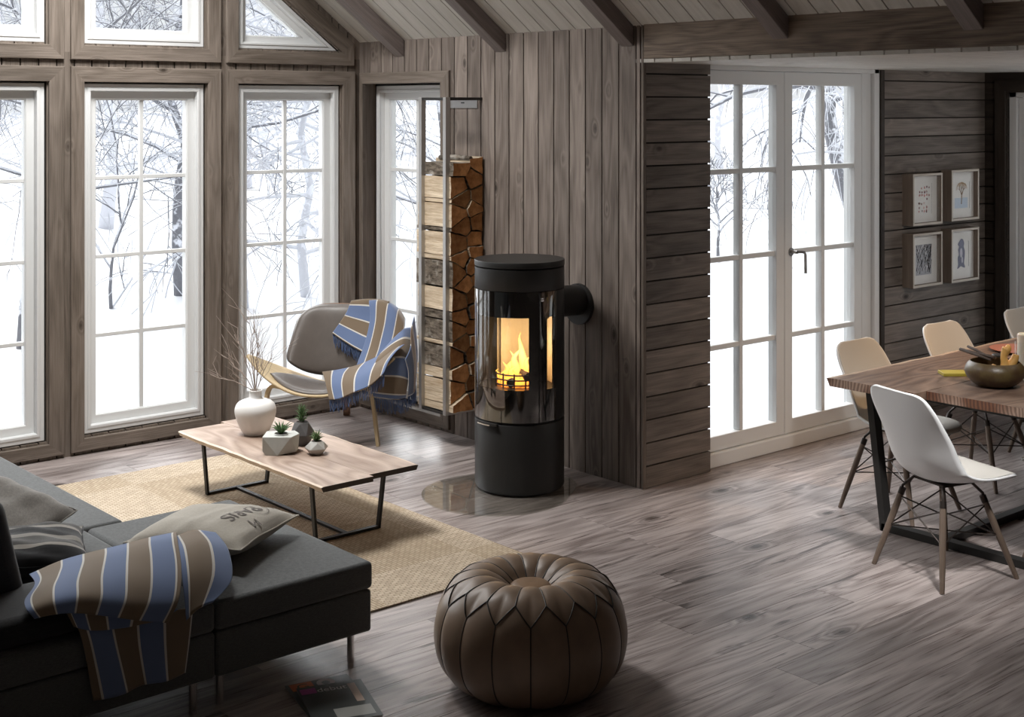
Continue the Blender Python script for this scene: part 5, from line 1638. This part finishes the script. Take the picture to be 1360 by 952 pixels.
# ------------------------------------------------------------------ picture frames
M['framewood'] = wood('pale_frame_wood', (.66, .61, .54), (.52, .47, .41), (.3, .2, .1), knots=0, var=.05)
M['frameside'] = wood('brown_frame_side', (.26, .21, .17), (.18, .14, .11), (.1, .07, .05), knots=0, var=.05)
M['mat'] = plain('off_white_paper', (.82, .81, .78), .8, nscale=20, nvar=.05)
def frame(x0, x1, z0, z1, label, art):
    yf = YD - .076; root = empty('picture_frame', ((x0 + x1) / 2, YD, z0), label=label, cat='picture', group='four box frames on the board wall')
    LO = P_('', root)
    fn = lambda a, b, d: (a, yf + d, b)
    mb = MB(); mb.ring(rectp(x0, x1, z0, z1), rectp(x0 + .014, x1 - .014, z0 + .014, z1 - .014), fn, .0, .0755); 
    for i in range(len(mb.f)):
        pass
    o = mb.build('frame', [M['framewood'], M['frameside']], root, loc=LO, ang=0)
    for p in o.data.polygons:
        if abs(p.normal.y) < .5: p.material_index = 1
    mb = MB(); mb.box((x0 + .012, yf + .032, z0 + .012), (x1 - .012, yf + .036, z1 - .012)); mb.build('paper_mount', M['mat'], root, loc=LO, ang=0)
    mb = MB(); mb.box((x0 + .013, yf + .006, z0 + .013), (x1 - .013, yf + .008, z1 - .013)); mb.build('glazing', pane('picture_glass' + str(round(x0, 2)) + str(round(z0, 2)), (.98, .98, .98), .12), root, loc=LO, ang=0)
    yy = yf + .0312
    art(root, LO, yy, (x0 + x1) / 2, (z0 + z1) / 2, (x1 - x0), (z1 - z0))
def disc(mb, x, z, r, yy, n=8, sx=1):
    mb.poly([(x + r * sx * math.cos(2 * PI * k / n), yy, z + r * math.sin(2 * PI * k / n)) for k in range(n)])
def art_dots(root, LO, yy, cx_, cz, w_, h_):
    rng = random.Random(2)
    for nm, col, m_ in (('pink_dots', (.62, .30, .28), 0), ('dark_dots', (.22, .10, .11), 1), ('pale_dots', (.72, .52, .48), 2)):
        mb = MB()
        for i in range(5):
            for j in range(7):
                if (i * 3 + j * 5 + rng.randint(0, 1)) % 3 == m_ and not (i > 3 and j < 3): disc(mb, cx_ - .045 + i * .026 + rng.uniform(-.005, .005), cz - .075 + j * .024 + rng.uniform(-.004, .004), rng.uniform(.006, .009), yy)
        mb.build(nm, plain('ink' + nm, col, .8), root, loc=LO, ang=0)
    mb = MB()
    for k in range(22): mb.box((cx_ + .085, yy - .0003, cz - .09 + k * .0085), (cx_ + .089, yy, cz - .086 + k * .0085))
    mb.build('small_print', M['print'], root, loc=LO, ang=0)
def art_tree(root, LO, yy, cx_, cz, w_, h_):
    mb = MB(); mb.box((cx_ - .075, yy - .0002, cz - .085), (cx_ + .075, yy, cz - .02)); mb.build('pale_blue_wash', plain('blue_wash', (.55, .65, .76), .8), root, loc=LO, ang=0)
    rng = random.Random(6)
    mb = MB(); mb2 = MB()
    def br(p, d, L, r, k):
        q = p + d * L
        (mb if k > 1 else mb2).tube([V((p.x, yy - .0006, p.y)), V((q.x, yy - .0006, q.y))], r, 4)
        if k:
            for s_ in (-1, 0, 1):
                a = s_ * .55 + rng.uniform(-.2, .2); dd = V((d.x * math.cos(a) - d.y * math.sin(a), d.x * math.sin(a) + d.y * math.cos(a)))
                br(q, dd, L * .66, max(.0006, r * .6), k - 1)
    br(V((cx_, cz - .06)), V((0.1, 1)).normalized(), .055, .0028, 4)
    mb.build('drawn_branches', plain('sepia_ink', (.30, .17, .08), .8), root, loc=LO, ang=0)
    mb2.build('drawn_twigs', plain('ochre_ink', (.55, .36, .18), .8), root, loc=LO, ang=0)
    mb = MB(); mb.box((cx_ + .095, yy - .0003, cz - .09), (cx_ + .0975, yy, cz + .08)); mb.build('small_print', M['print'], root, loc=LO, ang=0)
def art_forest(root, LO, yy, cx_, cz, w_, h_):
    mb = MB(); mb.box((cx_ - .085, yy - .0002, cz - .095), (cx_ + .085, yy, cz + .09)); mb.build('grey_wash', plain('grey_wash', (.42, .43, .47), .8), root, loc=LO, ang=0)
    rng = random.Random(8); mb = MB()
    for k in range(60):
        x = cx_ + rng.uniform(-.08, .08); z = cz + rng.uniform(-.09, .06); L = rng.uniform(.02, .08); a = rng.uniform(-.5, .9)
        x2 = max(cx_ - .084, min(cx_ + .084, x + math.sin(a) * L)); z2 = min(cz + .088, z + L)
        mb.tube([(x, yy - .0006, z), (x2, yy - .0006, z2)], rng.uniform(.0008, .0025), 4)
    mb.build('drawn_trunks', plain('black_ink', (.03, .03, .035), .8), root, loc=LO, ang=0)
    mb = MB()
    for k in range(34):
        x = cx_ + rng.uniform(-.08, .08); z = cz + rng.uniform(-.085, .07); L = rng.uniform(.02, .06); a = rng.uniform(-.6, 1.0)
        mb.tube([(x, yy - .0007, z), (max(cx_ - .084, min(cx_ + .084, x + math.sin(a) * L)), yy - .0007, min(cz + .088, z + L))], .0012, 4)
    mb.build('white_strokes', plain('white_ink', (.8, .8, .82), .8), root, loc=LO, ang=0)
def art_figure(root, LO, yy, cx_, cz, w_, h_):
    out = [(-.02, .085), (0, .098), (.022, .092), (.034, .07), (.03, .045), (.042, .02), (.04, -.02), (.034, -.055), (.045, -.085), (.02, -.083), (-.005, -.075), (-.03, -.085), (-.045, -.088), (-.036, -.06), (-.040, -.02), (-.028, .0), (-.034, .03), (-.026, .05), (-.038, .066)]
    o_ = [tuple(crom(out + [out[0]], t / 60 * .9999)) for t in range(60)]
    mb = MB(); mb.poly([(cx_ + a, yy - .0004, cz + b_) for a, b_ in o_]); mb.build('blue_grey_figure', plain('slate_wash', (.17, .18, .26), .8), root, loc=LO, ang=0)
    mb = MB(); disc(mb, cx_ + .0, cz + .01, .03, yy - .0006, 16, .5); disc(mb, cx_ + .012, cz - .035, .02, yy - .0006, 12, .45); mb.build('pale_highlight', plain('pale_wash', (.55, .55, .63), .8), root, loc=LO, ang=0)
    mb = MB(); mb.box((cx_ + .085, yy - .0003, cz - .08), (cx_ + .088, yy, cz + .08)); mb.build('small_print', M['print'], root, loc=LO, ang=0)
frame(7.20, 7.52, 1.172, 1.485, 'box-framed print of small pink and dark dots, top left of the four on the wall', art_dots)
frame(7.623, 7.942, 1.178, 1.496, 'box-framed drawing of a brown tree over pale blue, top right of the four', art_tree)
frame(7.20, 7.52, .797, 1.123, 'box-framed dark woodland print, bottom left of the four', art_forest)
frame(7.623, 7.942, .793, 1.126, 'box-framed slate-blue standing figure print, bottom right of the four', art_figure)

# ------------------------------------------------------------------ area lights above the frame: warm table lamp and added fills
def area(name, loc, target, size, e, col, spread=180):
    l = bpy.data.lights.new(name, 'AREA'); l.shape = 'DISK'; l.size = size; l.energy = e; l.color = col; l.spread = math.radians(spread)
    o = bpy.data.objects.new(name, l); COL.objects.link(o); o.location = loc
    o.rotation_euler = (V(target) - V(loc)).to_track_quat('-Z', 'Y').to_euler()
    return o
for args in LAMPS: area(*args)

# ------------------------------------------------------------------ light
w = bpy.data.worlds.new('overcast_winter_sky'); sc.world = w; w.use_nodes = True
bg = w.node_tree.nodes['Background']; bg.inputs[0].default_value = (.955, .965, 1.0, 1); bg.inputs[1].default_value = WORLD
def sun(name, d, e, angle, col=(1, 1, 1)):
    l = bpy.data.lights.new(name, 'SUN'); l.energy = e; l.angle = math.radians(angle); l.color = col
    o = bpy.data.objects.new(name, l); COL.objects.link(o)
    o.rotation_euler = V(d).to_track_quat('-Z', 'Y').to_euler()
    return o
sun('overcast_daylight', (-.12, -.85, -.44), SUN1, 60, (.98, .985, 1))
vs = sc.view_settings
sc.display_settings.display_device = 'sRGB'
vs.view_transform = 'Standard'; vs.look = 'None'; vs.exposure = EXPO; vs.gamma = 1; vs.use_curve_mapping = False
cy = sc.cycles
cy.use_denoising = True
cy.max_bounces = 10; cy.diffuse_bounces = 5; cy.glossy_bounces = 4; cy.transparent_max_bounces = 24; cy.transmission_bounces = 6
cy.sample_clamp_indirect = 4
